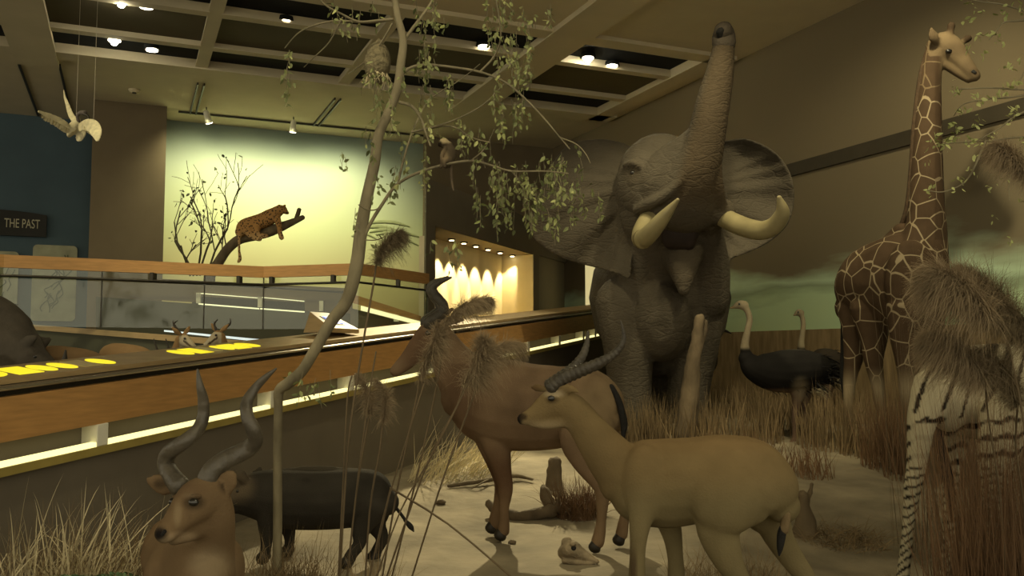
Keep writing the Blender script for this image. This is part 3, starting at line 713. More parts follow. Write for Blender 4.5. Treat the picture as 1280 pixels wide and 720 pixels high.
def c_hart(px, py, dd):
    c = np.tile(np.array([.15, .10, .06]), (len(px), 1))
    c = mixc(c, (.20, .145, .08), .8 * blob(px, py, 752, 515, 38, 45))
    c = mixc(c, (.09, .05, .028), .85 * sstep(545, 590, py) * (px < 660))
    c = mixc(c, (.10, .06, .035), .7 * blob(px, py, 575, 500, 22, 60) * (py > 455))
    c = mixc(c, (.09, .05, .03), .6 * blob(px, py, 520, 436, 22, 26))
    c = mixc(c, (.17, .115, .065), .6 * sstep(600, 640, py))
    return c
A.body(F['fur'], .013, 3, c_hart)
A.partball('eye', 535, 416, .04, 3.6, F['eye'], 3, 3)
h1 = [(540, 408, .08, 7.5, 7), (536, 403, .07, 7.5, 7), (545, 397, .06, 7.5, 7), (554, 389, .05, 7, 6.5), (553, 380, .05, 6.6, 6), (545, 370, .06, 6, 6), (541, 361, .06, 5, 5), (547, 354, .05, 4, 4), (564, 347, .03, 1.3, 1.3)]
A.part('horn', h1, F['horn'], ridge=.03, sub=5)
A.part('horn', [(q[0] - 4, q[1] - 1, q[2] + .16, q[3] * .95, q[4] * .95) for q in h1], F['horn'], ridge=.03, sub=5)
A.part('tail', [(764, 484, -.34, 4, 4), (772, 498, -.38, 4, 4), (777, 514, -.4, 4.5, 4), (780, 532, -.4, 4.5, 4), (778, 552, -.4, 1.5, 1.5)], F['black'], label='long black tail')
for q in ((628, 667, -.05), (617, 658, .16), (746, 682, -.38), (776, 673, -.16)):
    A.part('hoof', [(q[0], q[1] - 4, q[2], 6.6, 6), (q[0] - 3, q[1] + 3, q[2] - .01, 8, 6)], F['hoof'])

# ---------------------------------------------------------------- forest hog
A = Beast('bush_hog', 400, 6.1, 'black wild hog standing behind the spiral-horned antelope and the slim tree trunk', 'hog')
A.add([(312, 618, 0, 27, 24), (335, 620, 0, 33, 30), (368, 624, 0, 37, 34), (410, 624, 0, 37, 35), (445, 622, 0, 36, 33), (468, 622, 0, 32, 29), (482, 628, 0, 17, 17)])
A.add([(330, 620, 0, 30, 26), (308, 618, 0, 26, 22), (292, 624, -.02, 20, 18), (278, 634, -.04, 13, 12), (266, 642, -.05, 9, 9)])
A.add([(308, 602, -.1, 5, 4), (300, 594, -.13, 8, 3), (292, 588, -.14, 2, 2)]); A.add([(314, 600, .1, 5, 4), (322, 592, .13, 7, 3), (326, 584, .14, 2, 2)])
A.add([(350, 588, 0, 3, 3), (400, 586, 0, 4, 3), (440, 588, 0, 3, 3)])
for pts in ([(338, 640, -.08, 20, 14), (334, 662, -.08, 11, 9), (333, 680, -.08, 7, 6.5), (331, 694, -.08, 7.5, 7)],
            [(352, 640, .1, 18, 13), (360, 660, .1, 10, 8), (362, 675, .1, 6.5, 6), (361, 686, .1, 7, 7)],
            [(464, 632, -.09, 24, 15), (452, 660, -.09, 13, 10), (449, 680, -.09, 8, 7), (440, 692, -.09, 7.5, 7), (436, 700, -.09, 8, 7)],
            [(472, 630, .1, 20, 14), (470, 655, .1, 13, 10), (478, 672, .1, 8, 7), (472, 686, .1, 7, 6), (469, 692, .1, 7, 6)]):
    A.add(pts)
def c_hog(px, py, dd):
    c = np.tile(np.array([.034, .030, .024]), (len(px), 1))
    c = mixc(c, (.13, .10, .065), .8 * blob(px, py, 294, 608, 22, 20) * (py < 632)); c = mixc(c, (.06, .05, .035), .6 * sstep(592, 584, py)); return c
A.body(F['fur'], .012, 3, c_hog)
A.part('tusk', [(284, 640, -.1, 2.5, 2.5), (280, 632, -.13, 2, 2), (283, 624, -.14, .7, .7)], F['ivory'])
A.partball('eye', 297, 614, -.11, 2, F['eye'])
A.part('tail', [(482, 612, 0, 3.4, 3.4), (490, 628, 0, 2.4, 2.4), (500, 641, 0, 2, 2), (508, 652, 0, 2, 2)], F['black'])
A.part('tail_tuft', [(506, 650, 0, 2, 2), (513, 658, 0, 3.5, 3), (517, 664, 0, 1, 1)], F['black'])
for q in ((330, 697, -.08), (360, 689, .1), (435, 703, -.09), (468, 696, .1)):
    A.part('hoof', [(q[0] + 1, q[1] - 3, q[2], 7.5, 7), (q[0] - 2, q[1] + 1, q[2] - .01, 8, 8)], F['hoof'])

# ---------------------------------------------------------------- spiral-horned antelope at left front
A = Beast('spiral_horned_antelope', 240, 3.4, 'brown antelope with long twisted spiral horns facing left in the left foreground', 'antelope')
A.add([(252, 730, -.2, 34, 44), (246, 716, -.08, 48, 58), (240, 704, .12, 55, 60), (235, 696, .35, 54, 56), (231, 690, .65, 50, 50), (229, 688, .85, 40, 42), (229, 694, 1.0, 24, 26)], UP)
A.ball(214, 720, -.02, 26, 60, 46); A.ball(278, 720, -.02, 22, 60, 46)
A.add([(248, 722, -.1, 46, 40), (254, 694, -.14, 39, 36), (260, 668, -.18, 33, 31), (264, 645, -.22, 29, 27), (264, 628, -.24, 25, 24)])
A.add([(262, 624, -.24, 28, 25), (251, 624, -.27, 28, 26), (239, 633, -.31, 25, 22), (227, 645, -.35, 19.5, 17), (215, 658, -.40, 15, 14), (206, 667, -.44, 13, 12.5)])
A.add([(262, 655, -.22, 18, 18), (248, 650, -.26, 20, 20), (235, 655, -.3, 16, 16)])
A.add([(256, 648, -.24, 22, 20), (238, 662, -.3, 15, 14), (218, 672, -.38, 10, 10)])
A.ball(245, 621, -.38, 9, 6, 5); A.ball(221, 622, -.24, 8, 6, 5)
A.add([(268, 616, -.22, 7, 6), (278, 606, -.24, 16, 6), (286, 598, -.25, 14, 5), (291, 590, -.25, 6, 3)], FWD)
A.add([(218, 612, -.2, 7, 5), (206, 607, -.2, 13, 5), (194, 602, -.2, 11, 4), (184, 599, -.2, 4, 3)], FWD)
for pts in ([(216, 740, -.05, 24, 26), (214, 790, -.06, 15, 15), (213, 840, -.06, 12, 12), (213, 880, -.06, 8, 8), (213, 912, -.06, 9, 9)],
            [(272, 740, -.05, 24, 26), (274, 790, -.06, 15, 15), (275, 840, -.06, 12, 12), (276, 880, -.06, 8, 8), (276, 912, -.06, 9, 9)],
            [(212, 710, .82, 20, 26), (208, 745, .86, 13, 16), (208, 780, .92, 9, 10), (208, 808, .88, 7, 7), (208, 826, .88, 8, 8)],
            [(248, 710, .82, 20, 26), (252, 745, .86, 13, 16), (252, 780, .92, 9, 10), (252, 808, .88, 7, 7), (252, 826, .88, 8, 8)]):
    A.add(pts)
def c_nyala(px, py, dd):
    c = np.tile(np.array([.155, .105, .058]), (len(px), 1))
    c = mixc(c, (.17, .105, .055), .6 * sstep(.05, .4, dd))
    c = mixc(c, (.24, .185, .115), .75 * blob(px, py, 263, 706, 26, 20) * (dd < .05))
    c = mixc(c, (.36, .27, .17), .6 * blob(px, py, 226, 672, 20, 7) * (dd < -.2))
    c = mixc(c, (.26, .20, .12), .5 * blob(px, py, 222, 643, 5, 14) * (dd < -.3))
    c = mixc(c, (.012, .01, .009), blob(px, py, 200, 668, 9, 9) * (dd < -.4))
    c = mixc(c, (.04, .028, .018), .85 * blob(px, py, 242, 628, 13, 9) * (dd < -.3)); c = mixc(c, (.24, .19, .12), .5 * blob(px, py, 236, 619, 8, 3) * (dd < -.3)); c = mixc(c, (.22, .175, .11), .6 * blob(px, py, 208, 678, 10, 5) * (dd < -.3))
    c = mixc(c, (.11, .07, .04), .6 * blob(px, py, 232, 612, 26, 10) * (dd < -.2))
    c = mixc(c, (.04, .028, .018), .9 * blob(px, py, 282, 603, 8, 12) * (dd < -.265)); c = mixc(c, (.05, .035, .02), .8 * blob(px, py, 200, 605, 8, 6) * (dd < -.15))
    return c
A.body(F['fur'], .010, 3, c_nyala)
A.partball('eye', 242, 628, -.468, 6.5, F['eye'], 5, 5)
A.part('nostril', [(206, 664, -.565, 2.6, 2), (203, 668, -.57, 2, 2)], F['black']); A.partball('eye', 217, 627, -.31, 6, F['eye'], 6, 5)
def spiral(pts, amp):
    return pts
hm = mat('grey_brown_horn', (.085, .072, .052), .42, .35, 14, .3, 40, spec=.5)
A.part('horn', [(258, 607, -.26, 14, 12), (262, 592, -.26, 12.5, 11), (275, 579, -.24, 12, 11), (292, 570, -.2, 11.5, 11), (310, 561, -.18, 11, 10.5), (319, 550, -.2, 10, 10), (316, 536, -.23, 9, 9.5), (309, 520, -.23, 8, 8.5), (309, 502, -.2, 7.2, 7.5), (320, 484, -.18, 5.5, 5.5), (333, 471, -.19, 4, 4), (345, 461, -.2, 1.3, 1.3)], hm, sub=5, nseg=14)
A.part('horn', [(224, 607, -.22, 13, 12), (216, 597, -.2, 11.5, 11), (208, 583, -.17, 10.5, 11), (210, 568, -.18, 10, 10.5), (222, 558, -.22, 9.5, 9.5), (236, 548, -.22, 9, 9), (248, 536, -.18, 8, 8.5), (254, 520, -.16, 7.5, 7.5), (254, 500, -.17, 6.6, 6.5), (250, 482, -.19, 4.5, 4.5), (247, 462, -.19, 1.3, 1.3)], hm, sub=5, nseg=14)
for q in ((213, 924, -.06), (276, 924, -.06), (208, 834, .88), (252, 834, .88)):
    A.part('hoof', [(q[0], q[1] - 8, q[2], 10, 9), (q[0] - 2, q[1] + 2, q[2] - .03, 11, 11)], F['hoof'])

# ---------------------------------------------------------------- elephant
def elephant_skin():
    m = mat('elephant_skin', (.115, .097, .07), .9, .2, 1.6, 0, spec=.15)
    N = m.node_tree.nodes; L = m.node_tree.links; b = N['Principled BSDF']
    tc = N.new('ShaderNodeTexCoord')
    n = N.new('ShaderNodeTexNoise'); n.inputs['Scale'].default_value = 3; n.inputs['Detail'].default_value = 4; L.new(tc.outputs['Object'], n.inputs['Vector'])
    mixv = N.new('ShaderNodeMix'); mixv.data_type = 'RGBA'; mixv.inputs[0].default_value = .12; L.new(tc.outputs['Object'], mixv.inputs[6]); L.new(n.outputs['Color'], mixv.inputs[7])
    mp = N.new('ShaderNodeMapping'); mp.inputs['Scale'].default_value = (1, 1, 2.6); L.new(mixv.outputs[2], mp.inputs[0])
    v = N.new('ShaderNodeTexVoronoi'); v.feature = 'DISTANCE_TO_EDGE'; v.inputs['Scale'].default_value = 5; L.new(mp.outputs[0], v.inputs['Vector'])
    v2 = N.new('ShaderNodeTexVoronoi'); v2.feature = 'DISTANCE_TO_EDGE'; v2.inputs['Scale'].default_value = 19; L.new(mp.outputs[0], v2.inputs['Vector'])
    r1 = N.new('ShaderNodeMapRange'); r1.inputs['From Max'].default_value = .12; L.new(v.outputs['Distance'], r1.inputs['Value'])
    r2 = N.new('ShaderNodeMapRange'); r2.inputs['From Max'].default_value = .25; L.new(v2.outputs['Distance'], r2.inputs['Value'])
    src = b.inputs['Base Color'].links[0].from_socket; vc = N.new('ShaderNodeVertexColor'); vc.layer_name = 'col'
    mm = N.new('ShaderNodeMix'); mm.data_type = 'RGBA'; mm.blend_type = 'MULTIPLY'; mm.inputs[0].default_value = 1; L.new(src, mm.inputs[6]); L.new(vc.outputs['Color'], mm.inputs[7]); L.new(mm.outputs[2], b.inputs['Base Color'])
    ad = N.new('ShaderNodeMath'); ad.operation = 'MULTIPLY_ADD'; L.new(r2.outputs[0], ad.inputs[0]); ad.inputs[1].default_value = .5; L.new(r1.outputs[0], ad.inputs[2])
    bp = N.new('ShaderNodeBump'); bp.inputs['Strength'].default_value = .3; bp.inputs['Distance'].default_value = .03; L.new(ad.outputs[0], bp.inputs['Height']); L.new(bp.outputs['Normal'], b.inputs['Normal'])
    return m
A = Beast('african_elephant', 822, 12.2, 'huge grey african elephant facing the viewer with raised trunk, spread ears and curved tusks', 'elephant')
A.add([(826, 400, -.55, 40, 55), (826, 392, -.3, 66, 82), (825, 380, .2, 84, 96), (824, 372, 1.0, 88, 92), (824, 372, 1.8, 84, 86), (824, 384, 2.5, 62, 68), (824, 400, 2.9, 34, 38)], UP)
A.add([(826, 330, -.2, 66, 64), (828, 290, -.5, 60, 56), (830, 250, -.75, 56, 50)])
# legs
A.add([(785, 380, -.35, 42, 38), (786, 430, -.4, 33, 32), (787, 475, -.4, 28, 28), (788, 508, -.4, 27, 27), (788, 534, -.4, 30, 31)])
A.add([(868, 380, -.1, 40, 38), (868, 430, -.1, 31, 31), (862, 475, -.1, 27, 27), (858, 508, -.1, 26, 26), (857, 532, -.1, 29, 29)])
A.add([(800, 400, 2.3, 34, 40), (803, 450, 2.3, 26, 28), (806, 490, 2.4, 22, 22), (806, 516, 2.4, 24, 25)])
A.add([(846, 400, 2.3, 34, 40), (842, 450, 2.3, 26, 28), (840, 490, 2.4, 22, 22), (840, 516, 2.4, 24, 25)])
# skull: dome, brow, cheeks
A.ball(826, 222, -.85, 55, 46, 56); A.ball(812, 236, -1.0, 44, 42, 52); A.ball(842, 232, -1.05, 42, 36, 46)
A.ball(800, 262, -.95, 27, 30, 40); A.ball(884, 256, -.95, 26, 30, 40)
A.add([(790, 205, -1.1, 7, 7), (800, 200, -1.25, 8, 7), (812, 204, -1.32, 5, 5)])
# trunk, raised
A.add([(848, 256, -1.15, 50, 38), (856, 240, -1.35, 44, 36), (866, 220, -1.5, 34, 32), (876, 196, -1.58, 28, 27), (884, 165, -1.6, 24, 23), (891, 130, -1.6, 22, 20), (898, 98, -1.6, 19, 18), (903, 70, -1.6, 15.5, 15), (905, 52, -1.62, 13, 12)])
A.add([(798, 262, -1.3, 7, 9), (814, 254, -1.48, 7, 9), (834, 243, -1.6, 7, 8), (850, 228, -1.68, 7, 8), (862, 208, -1.73, 6, 7), (871, 180, -1.76, 4, 5)])
A.add([(878, 168, -1.5, 18, 18), (862, 192, -1.42, 28, 24), (842, 214, -1.34, 34, 28), (822, 236, -1.26, 30, 28), (812, 250, -1.22, 20, 22)])
A.add([(902, 262, -1.3, 8, 9), (898, 240, -1.5, 8, 9), (897, 215, -1.6, 6, 8), (899, 190, -1.65, 4, 6)])
A.add([(783, 207, -1.2, 5, 6), (790, 204, -1.3, 5, 6), (799, 208, -1.36, 4, 5)]); A.add([(782, 226, -1.2, 3, 4), (790, 229, -1.3, 3.5, 4), (799, 226, -1.34, 3, 4)])
for k_, (x_, y_) in enumerate(((838, 196), (845, 190), (852, 186))): A.add([(x_ - 9, y_ + 14, -1.43, 2.5, 3), (x_, y_, -1.42, 3.2, 4), (x_ + 12, y_ - 10, -1.4, 2.5, 3)])
A.ball(822, 262, -1.25, 20, 20, 17); A.ball(896, 264, -1.2, 24, 20, 18)
# lower jaw and throat
A.add([(850, 296, -.7, 40, 30), (852, 322, -.95, 26, 22), (854, 346, -1.1, 15, 14), (855, 362, -1.15, 8, 8)])
A.add([(806, 290, -.75, 20, 26), (800, 330, -.55, 26, 30), (798, 370, -.4, 30, 30)])
A.add([(884, 285, -.8, 18, 24), (884, 330, -.5, 28, 30), (880, 370, -.3, 32, 32)])
# ears as thick folded sheets
def ear(B, outline, attach, da, do, wave, seedf, rib=.03, rim=.0):
    """outline: [(px, py, dd)], fan from an attach line; gives a closed sheet"""
    b = B.b; no = len(outline); K = 12; front = []; back = []
    for i, (x, y, dd) in enumerate(outline):
        t = i / (no - 1); ax, ay = attach[0][0] + (attach[1][0] - attach[0][0]) * t, attach[0][1] + (attach[1][1] - attach[0][1]) * t
        rf = []; rb = []
        for k in range(K):
            u = k / (K - 1); px = ax + (x - ax) * u; py = ay + (y - ay) * u
            d = da + (do + dd - da) * u ** 1.3 + wave * math.sin(seedf * t * PI + 1.2 * u) * u + rib * math.sin(t * 62 + 2 * math.sin(t * 17)) * u * (1.15 - u) * 2.4 - rim * max(0, (u - .55) / .45) ** 1.5 * (max(0, math.sin(PI * min(t * 1.5, 1)))) + rim * .5 * math.sin(PI * u)
            th = .11 * (1 - .35 * u)
            rf.append(b.verts.new(B.p(px, py, d))); rb.append(b.verts.new(B.p(px, py, d + th)))
        front.append(rf); back.append(rb)
    for i in range(no - 1):
        for k in range(K - 1):
            b.faces.new((front[i][k], front[i + 1][k], front[i + 1][k + 1], front[i][k + 1]))
            b.faces.new((back[i][k], back[i][k + 1], back[i + 1][k + 1], back[i + 1][k]))
        b.faces.new((front[i][K - 1], front[i + 1][K - 1], back[i + 1][K - 1], back[i][K - 1]))
        b.faces.new((front[i][0], back[i][0], back[i + 1][0], front[i + 1][0]))
    for i, fl in ((0, 1), (no - 1, 0)):
        for k in range(K - 1):
            q = (front[i][k], front[i][k + 1], back[i][k + 1], back[i][k]); b.faces.new(q if fl else q[::-1])
def dense(pts, n=4):
    A_ = np.array(pts, float); out = []
    for i in range(len(A_) - 1):
        p0, p1, p2, p3 = A_[max(i - 1, 0)], A_[i], A_[i + 1], A_[min(i + 2, len(A_) - 1)]
        for k in range(n): out.append(tuple(catmull(p0, p1, p2, p3, k / n)))
    out.append(tuple(A_[-1])); return out
ear(A, dense([(796, 186, 0), (776, 178, .05), (752, 174, .12), (722, 177, .15), (700, 190, .12), (684, 215, .05), (672, 250, 0), (664, 290, .0), (684, 312, -.05), (712, 326, -.1), (742, 334, -.12), (770, 342, -.45), (787, 348, -.6), (789, 322, -.5), (788, 290, -.3)]),
    [(806, 205), (790, 262)], -.74, -.45, .13, 3.0, .028, .1)
ear(A, dense([(886, 182, 0), (905, 176, .02), (930, 173, .06), (955, 181, .1), (976, 197, .14), (989, 220, .12), (993, 248, .08), (986, 278, .0), (968, 298, -.05), (944, 312, -.1), (918, 322, -.12), (900, 330, -.1), (892, 310, 0)]),
    [(880, 200), (884, 285)], -.72, -.4, .06, 3.4, .028, .32)
def c_ele(px, py, dd):
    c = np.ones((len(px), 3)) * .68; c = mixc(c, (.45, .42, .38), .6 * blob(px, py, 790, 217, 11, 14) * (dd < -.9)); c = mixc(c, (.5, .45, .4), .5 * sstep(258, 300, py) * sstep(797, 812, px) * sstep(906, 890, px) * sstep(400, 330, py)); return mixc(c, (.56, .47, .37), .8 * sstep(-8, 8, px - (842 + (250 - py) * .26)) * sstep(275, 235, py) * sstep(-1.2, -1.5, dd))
A.body(elephant_skin(), .027, 2, c_ele)
A.partball('eye', 791, 216, -1.3, 3.6, F['eye'], 3, 3)
A.partball('eye', 893, 216, -1.0, 3.6, F['eye'], 3, 3)
b = bmesh.new(); c = A.p(904.5, 44, -1.62)
loft(b, [(A.p(905, 54, -1.62), A.m(13), A.m(12)), (c, A.m(12.5), A.m(11.5)), (A.p(904, 39, -1.68), A.m(11), A.m(10))], None, 3, 24)
skin2 = mat('elephant_skin_plain', (.075, .06, .043), .9, .2, 3, .5, 40); o = obj('trunk_tip', b, skin2, A.root, True)
A.part('nostril', [(902, 43, -1.715, 7, 5), (901, 39, -1.745, 6.5, 5)], F['black'], hint=FWD, label='dark open nostril at the trunk tip')
A.part('tusk', [(822, 258, -1.2, 10, 10), (812, 272, -1.3, 12, 12), (803, 290, -1.5, 12.5, 12), (803, 299, -1.75, 12.5, 12.5), (813, 291, -2.05, 11.5, 11.5), (830, 271, -2.3, 8.5, 8.5), (847, 250, -2.45, 2.5, 2.5)], F['ivory'], sub=6)
A.part('tusk', [(898, 268, -1.15, 12, 12), (914, 277, -1.35, 12.5, 12), (934, 285, -1.6, 12.5, 12), (954, 288, -1.85, 12, 12), (970, 280, -2.05, 11, 11), (978, 265, -2.2, 9, 9), (974, 247, -2.3, 3, 3)], F['ivory'], sub=6)
A.part('mouth', [(838, 286, -1.12, 26, 12), (862, 288, -1.12, 26, 12)], mat('mouth_dark', (.02, .012, .009), .7, .2, 8), label='dark open mouth')
A.part('tail', [(824, 370, 3.1, 5, 5), (824, 420, 3.25, 4, 4), (824, 465, 3.25, 3, 3)], skin2)
for x, y, dd in ((788, 541, -.4), (857, 538, -.1)):
    for k in (-1, 0, 1): A.partball('toenail', x + k * 14, y - 4, dd - .30 + abs(k) * .05, 6, mat('toenail', (.2, .17, .11), .6, .1, 10) if k == -1 and x == 788 else bpy.data.materials['toenail'], 3, 5)

# ---------------------------------------------------------------- giraffe
def giraffe_mat(scale, thr, name):
    m = mat(name, (.1, .05, .02), .85, .1, 5, .15, 80, vcol=True, spec=.15)
    N = m.node_tree.nodes; L = m.node_tree.links; b = N['Principled BSDF']
    tc = N.new('ShaderNodeTexCoord'); mp = N.new('ShaderNodeMapping'); mp.inputs['Scale'].default_value = (1, 1, .78); L.new(tc.outputs['Object'], mp.inputs[0])
    v = N.new('ShaderNodeTexVoronoi'); v.feature = 'DISTANCE_TO_EDGE'; v.inputs['Scale'].default_value = scale; v.inputs['Randomness'].default_value = .75; L.new(mp.outputs[0], v.inputs['Vector'])
    r = N.new('ShaderNodeMapRange'); r.inputs['From Min'].default_value = thr; r.inputs['From Max'].default_value = thr * 1.5; L.new(v.outputs['Distance'], r.inputs['Value'])
    at = N.new('ShaderNodeVertexColor'); at.layer_name = 'col'; sep = N.new('ShaderNodeSeparateColor'); L.new(at.outputs['Color'], sep.inputs[0])
    mu = N.new('ShaderNodeMath'); mu.operation = 'MULTIPLY'; L.new(r.outputs[0], mu.inputs[0]); L.new(sep.outputs[0], mu.inputs[1])
    n = N.new('ShaderNodeTexNoise'); n.inputs['Scale'].default_value = 7; L.new(tc.outputs['Object'], n.inputs['Vector'])
    cr = N.new('ShaderNodeValToRGB'); L.new(n.outputs['Fac'], cr.inputs[0]); cr.color_ramp.elements[0].color = (.042, .026, .014, 1); cr.color_ramp.elements[1].color = (.072, .045, .025, 1)
    cream = N.new('ShaderNodeMix'); cream.data_type = 'RGBA'; cream.inputs[6].default_value = (.25, .20, .125, 1); cream.inputs[7].default_value = (.135, .098, .055, 1); L.new(sep.outputs[1], cream.inputs[0])
    dk = N.new('ShaderNodeMix'); dk.data_type = 'RGBA'; L.new(sep.outputs[2], dk.inputs[0]); dk.inputs[7].default_value = (.03, .018, .01, 1)
    mx = N.new('ShaderNodeMix'); mx.data_type = 'RGBA'; L.new(mu.outputs[0], mx.inputs[0]); L.new(cream.outputs[2], mx.inputs[6]); L.new(cr.outputs[0], mx.inputs[7])
    L.new(mx.outputs[2], dk.inputs[6]); L.new(dk.outputs[2], b.inputs['Base Color']); return m
A = Beast('giraffe', 1110, 10.2, 'tall patterned giraffe with its long neck against the dark right wall', 'giraffe')
A.add([(1150, 360, -.12, 44, 30), (1134, 352, -.05, 60, 42), (1112, 354, .15, 58, 44), (1092, 358, .35, 50, 40), (1076, 370, .5, 38, 32), (1066, 384, .6, 22, 22)])
A.ball(1140, 355, -.3, 34, 22, 56)
A.add([(1142, 362, -.1, 46, 32), (1150, 326, -.12, 36, 28), (1157, 290, -.1, 26, 23), (1158, 250, -.08, 21.5, 20), (1159, 200, -.05, 18.5, 17.5), (1160, 150, -.02, 16.5, 15.5), (1162, 105, 0, 14, 13.5), (1166, 75, 0, 13, 12), (1171, 60, 0, 12, 12)])
A.add([(1130, 290, .05, 14, 10), (1112, 308, .2, 14, 12), (1092, 326, .35, 12, 12)])
A.add([(1170, 60, 0, 14, 12), (1180, 56, -.04, 17, 14), (1192, 64, -.08, 15.5, 12), (1203, 77, -.12, 11, 9.5), (1212, 88, -.15, 9, 8.5), (1218, 95, -.17, 7.5, 7.5)])
A.add([(1182, 78, -.02, 8, 8), (1198, 90, -.08, 6.5, 7), (1211, 99, -.13, 5, 6)])
A.ball(1188, 72, -.04, 12, 11, 11); A.ball(1192, 56, -.1, 6, 7, 5)
A.add([(1186, 50, -.1, 5, 5), (1188, 40, -.12, 4.2, 4.2), (1189, 32, -.12, 5.2, 5.2)]); A.add([(1198, 58, .08, 5, 5), (1204, 52, .09, 4.2, 4.2), (1210, 48, .1, 5, 5)])
A.add([(1172, 54, -.1, 4, 4), (1167, 46, -.16, 7, 4), (1164, 36, -.17, 2.5, 2)], FWD)
for pts in ([(1070, 385, .5, 24, 20), (1070, 415, .48, 17, 14), (1067, 448, .48, 12, 10), (1062, 475, .5, 8, 8), (1061, 510, .5, 6.5, 6.5), (1060, 540, .5, 6.5, 6.5), (1059, 560, .5, 8.5, 8)],
            [(1088, 385, .2, 26, 20), (1092, 420, .18, 18, 14), (1092, 450, .18, 12, 10), (1097, 480, .2, 8.5, 8), (1102, 515, .2, 6.5, 6.5), (1106, 545, .2, 7, 6.5), (1108, 566, .2, 9, 8)],
            [(1134, 385, -.3, 26, 20), (1130, 420, -.3, 18, 14), (1132, 455, -.3, 12, 10), (1133, 490, -.3, 9, 9), (1132, 530, -.3, 7, 7), (1130, 572, -.3, 9, 9)],
            [(1158, 385, -.05, 24, 20), (1162, 420, -.05, 17, 14), (1164, 455, -.05, 11, 10), (1165, 490, -.05, 9, 8), (1166, 530, -.05, 7, 7), (1166, 570, -.05, 9, 9)]):
    A.add(pts)
def c_gir(px, py, dd):
    pat = 1 - np.maximum(sstep(455, 490, py), (py < 115) * sstep(1172, 1180, px))
    pat = pat * (1 - .9 * ((py < 70) & (px > 1160)))
    tan = (py < 120) * 1.0
    tan = np.maximum(tan, sstep(480, 520, py))
    dk = np.maximum(.9 * blob(px, py, 1188, 31, 8, 9), .9 * blob(px, py, 1210, 47, 7, 7))
    dk = np.maximum(dk, .55 * blob(px, py, 1218, 90, 8, 6)); dk = np.maximum(dk, .4 * blob(px, py, 1165, 42, 5, 10)); dk = np.maximum(dk, .45 * (px > 1169) * sstep(70, 100, py) * (py < 300) * (px < 1176 + (py - 75) * .03))
    dk = np.maximum(dk, .35 * blob(px, py, 1196, 62, 16, 8)); dk = np.maximum(dk, .3 * blob(px, py, 1212, 84, 8, 10))
    return np.stack([pat, tan, dk], 1)
A.body(giraffe_mat(4.8, .020, 'giraffe_coat'), .017, 3, c_gir)
A.partball('eye', 1186, 64, -.155, 4.2, F['eye'], 3, 3)
A.part('nostril', [(1216, 89, -.22, 2.4, 1.5), (1219, 91, -.23, 2, 1.5)], F['black'])
A.part('mane', [(1159, 66, .0, 3, 3), (1152, 90, .0, 3.5, 3.5), (1146, 130, .0, 3.5, 3.5), (1142, 170, 0, 3.5, 3.5), (1139, 215, 0, 3.5, 3.5), (1134, 260, 0, 3.5, 3.5), (1124, 288, .08, 3, 3)], mat('mane_hair', (.055, .034, .018), .9, .3, 20, .4, 100))
A.part('tail', [(1060, 372, .72, 4, 4), (1054, 400, .8, 2.6, 2.6), (1053, 440, .8, 2.4, 2.4), (1054, 470, .8, 4, 4), (1055, 500, .8, 1, 1)], F['black'])
for q in ((1059, 568, .5), (1108, 573, .2), (1130, 583, -.3), (1166, 578, -.05)):
    A.part('hoof', [(q[0], q[1] - 4, q[2], 9, 9), (q[0] + 2, q[1] + 2, q[2] - .02, 10, 10)], F['hoof'])

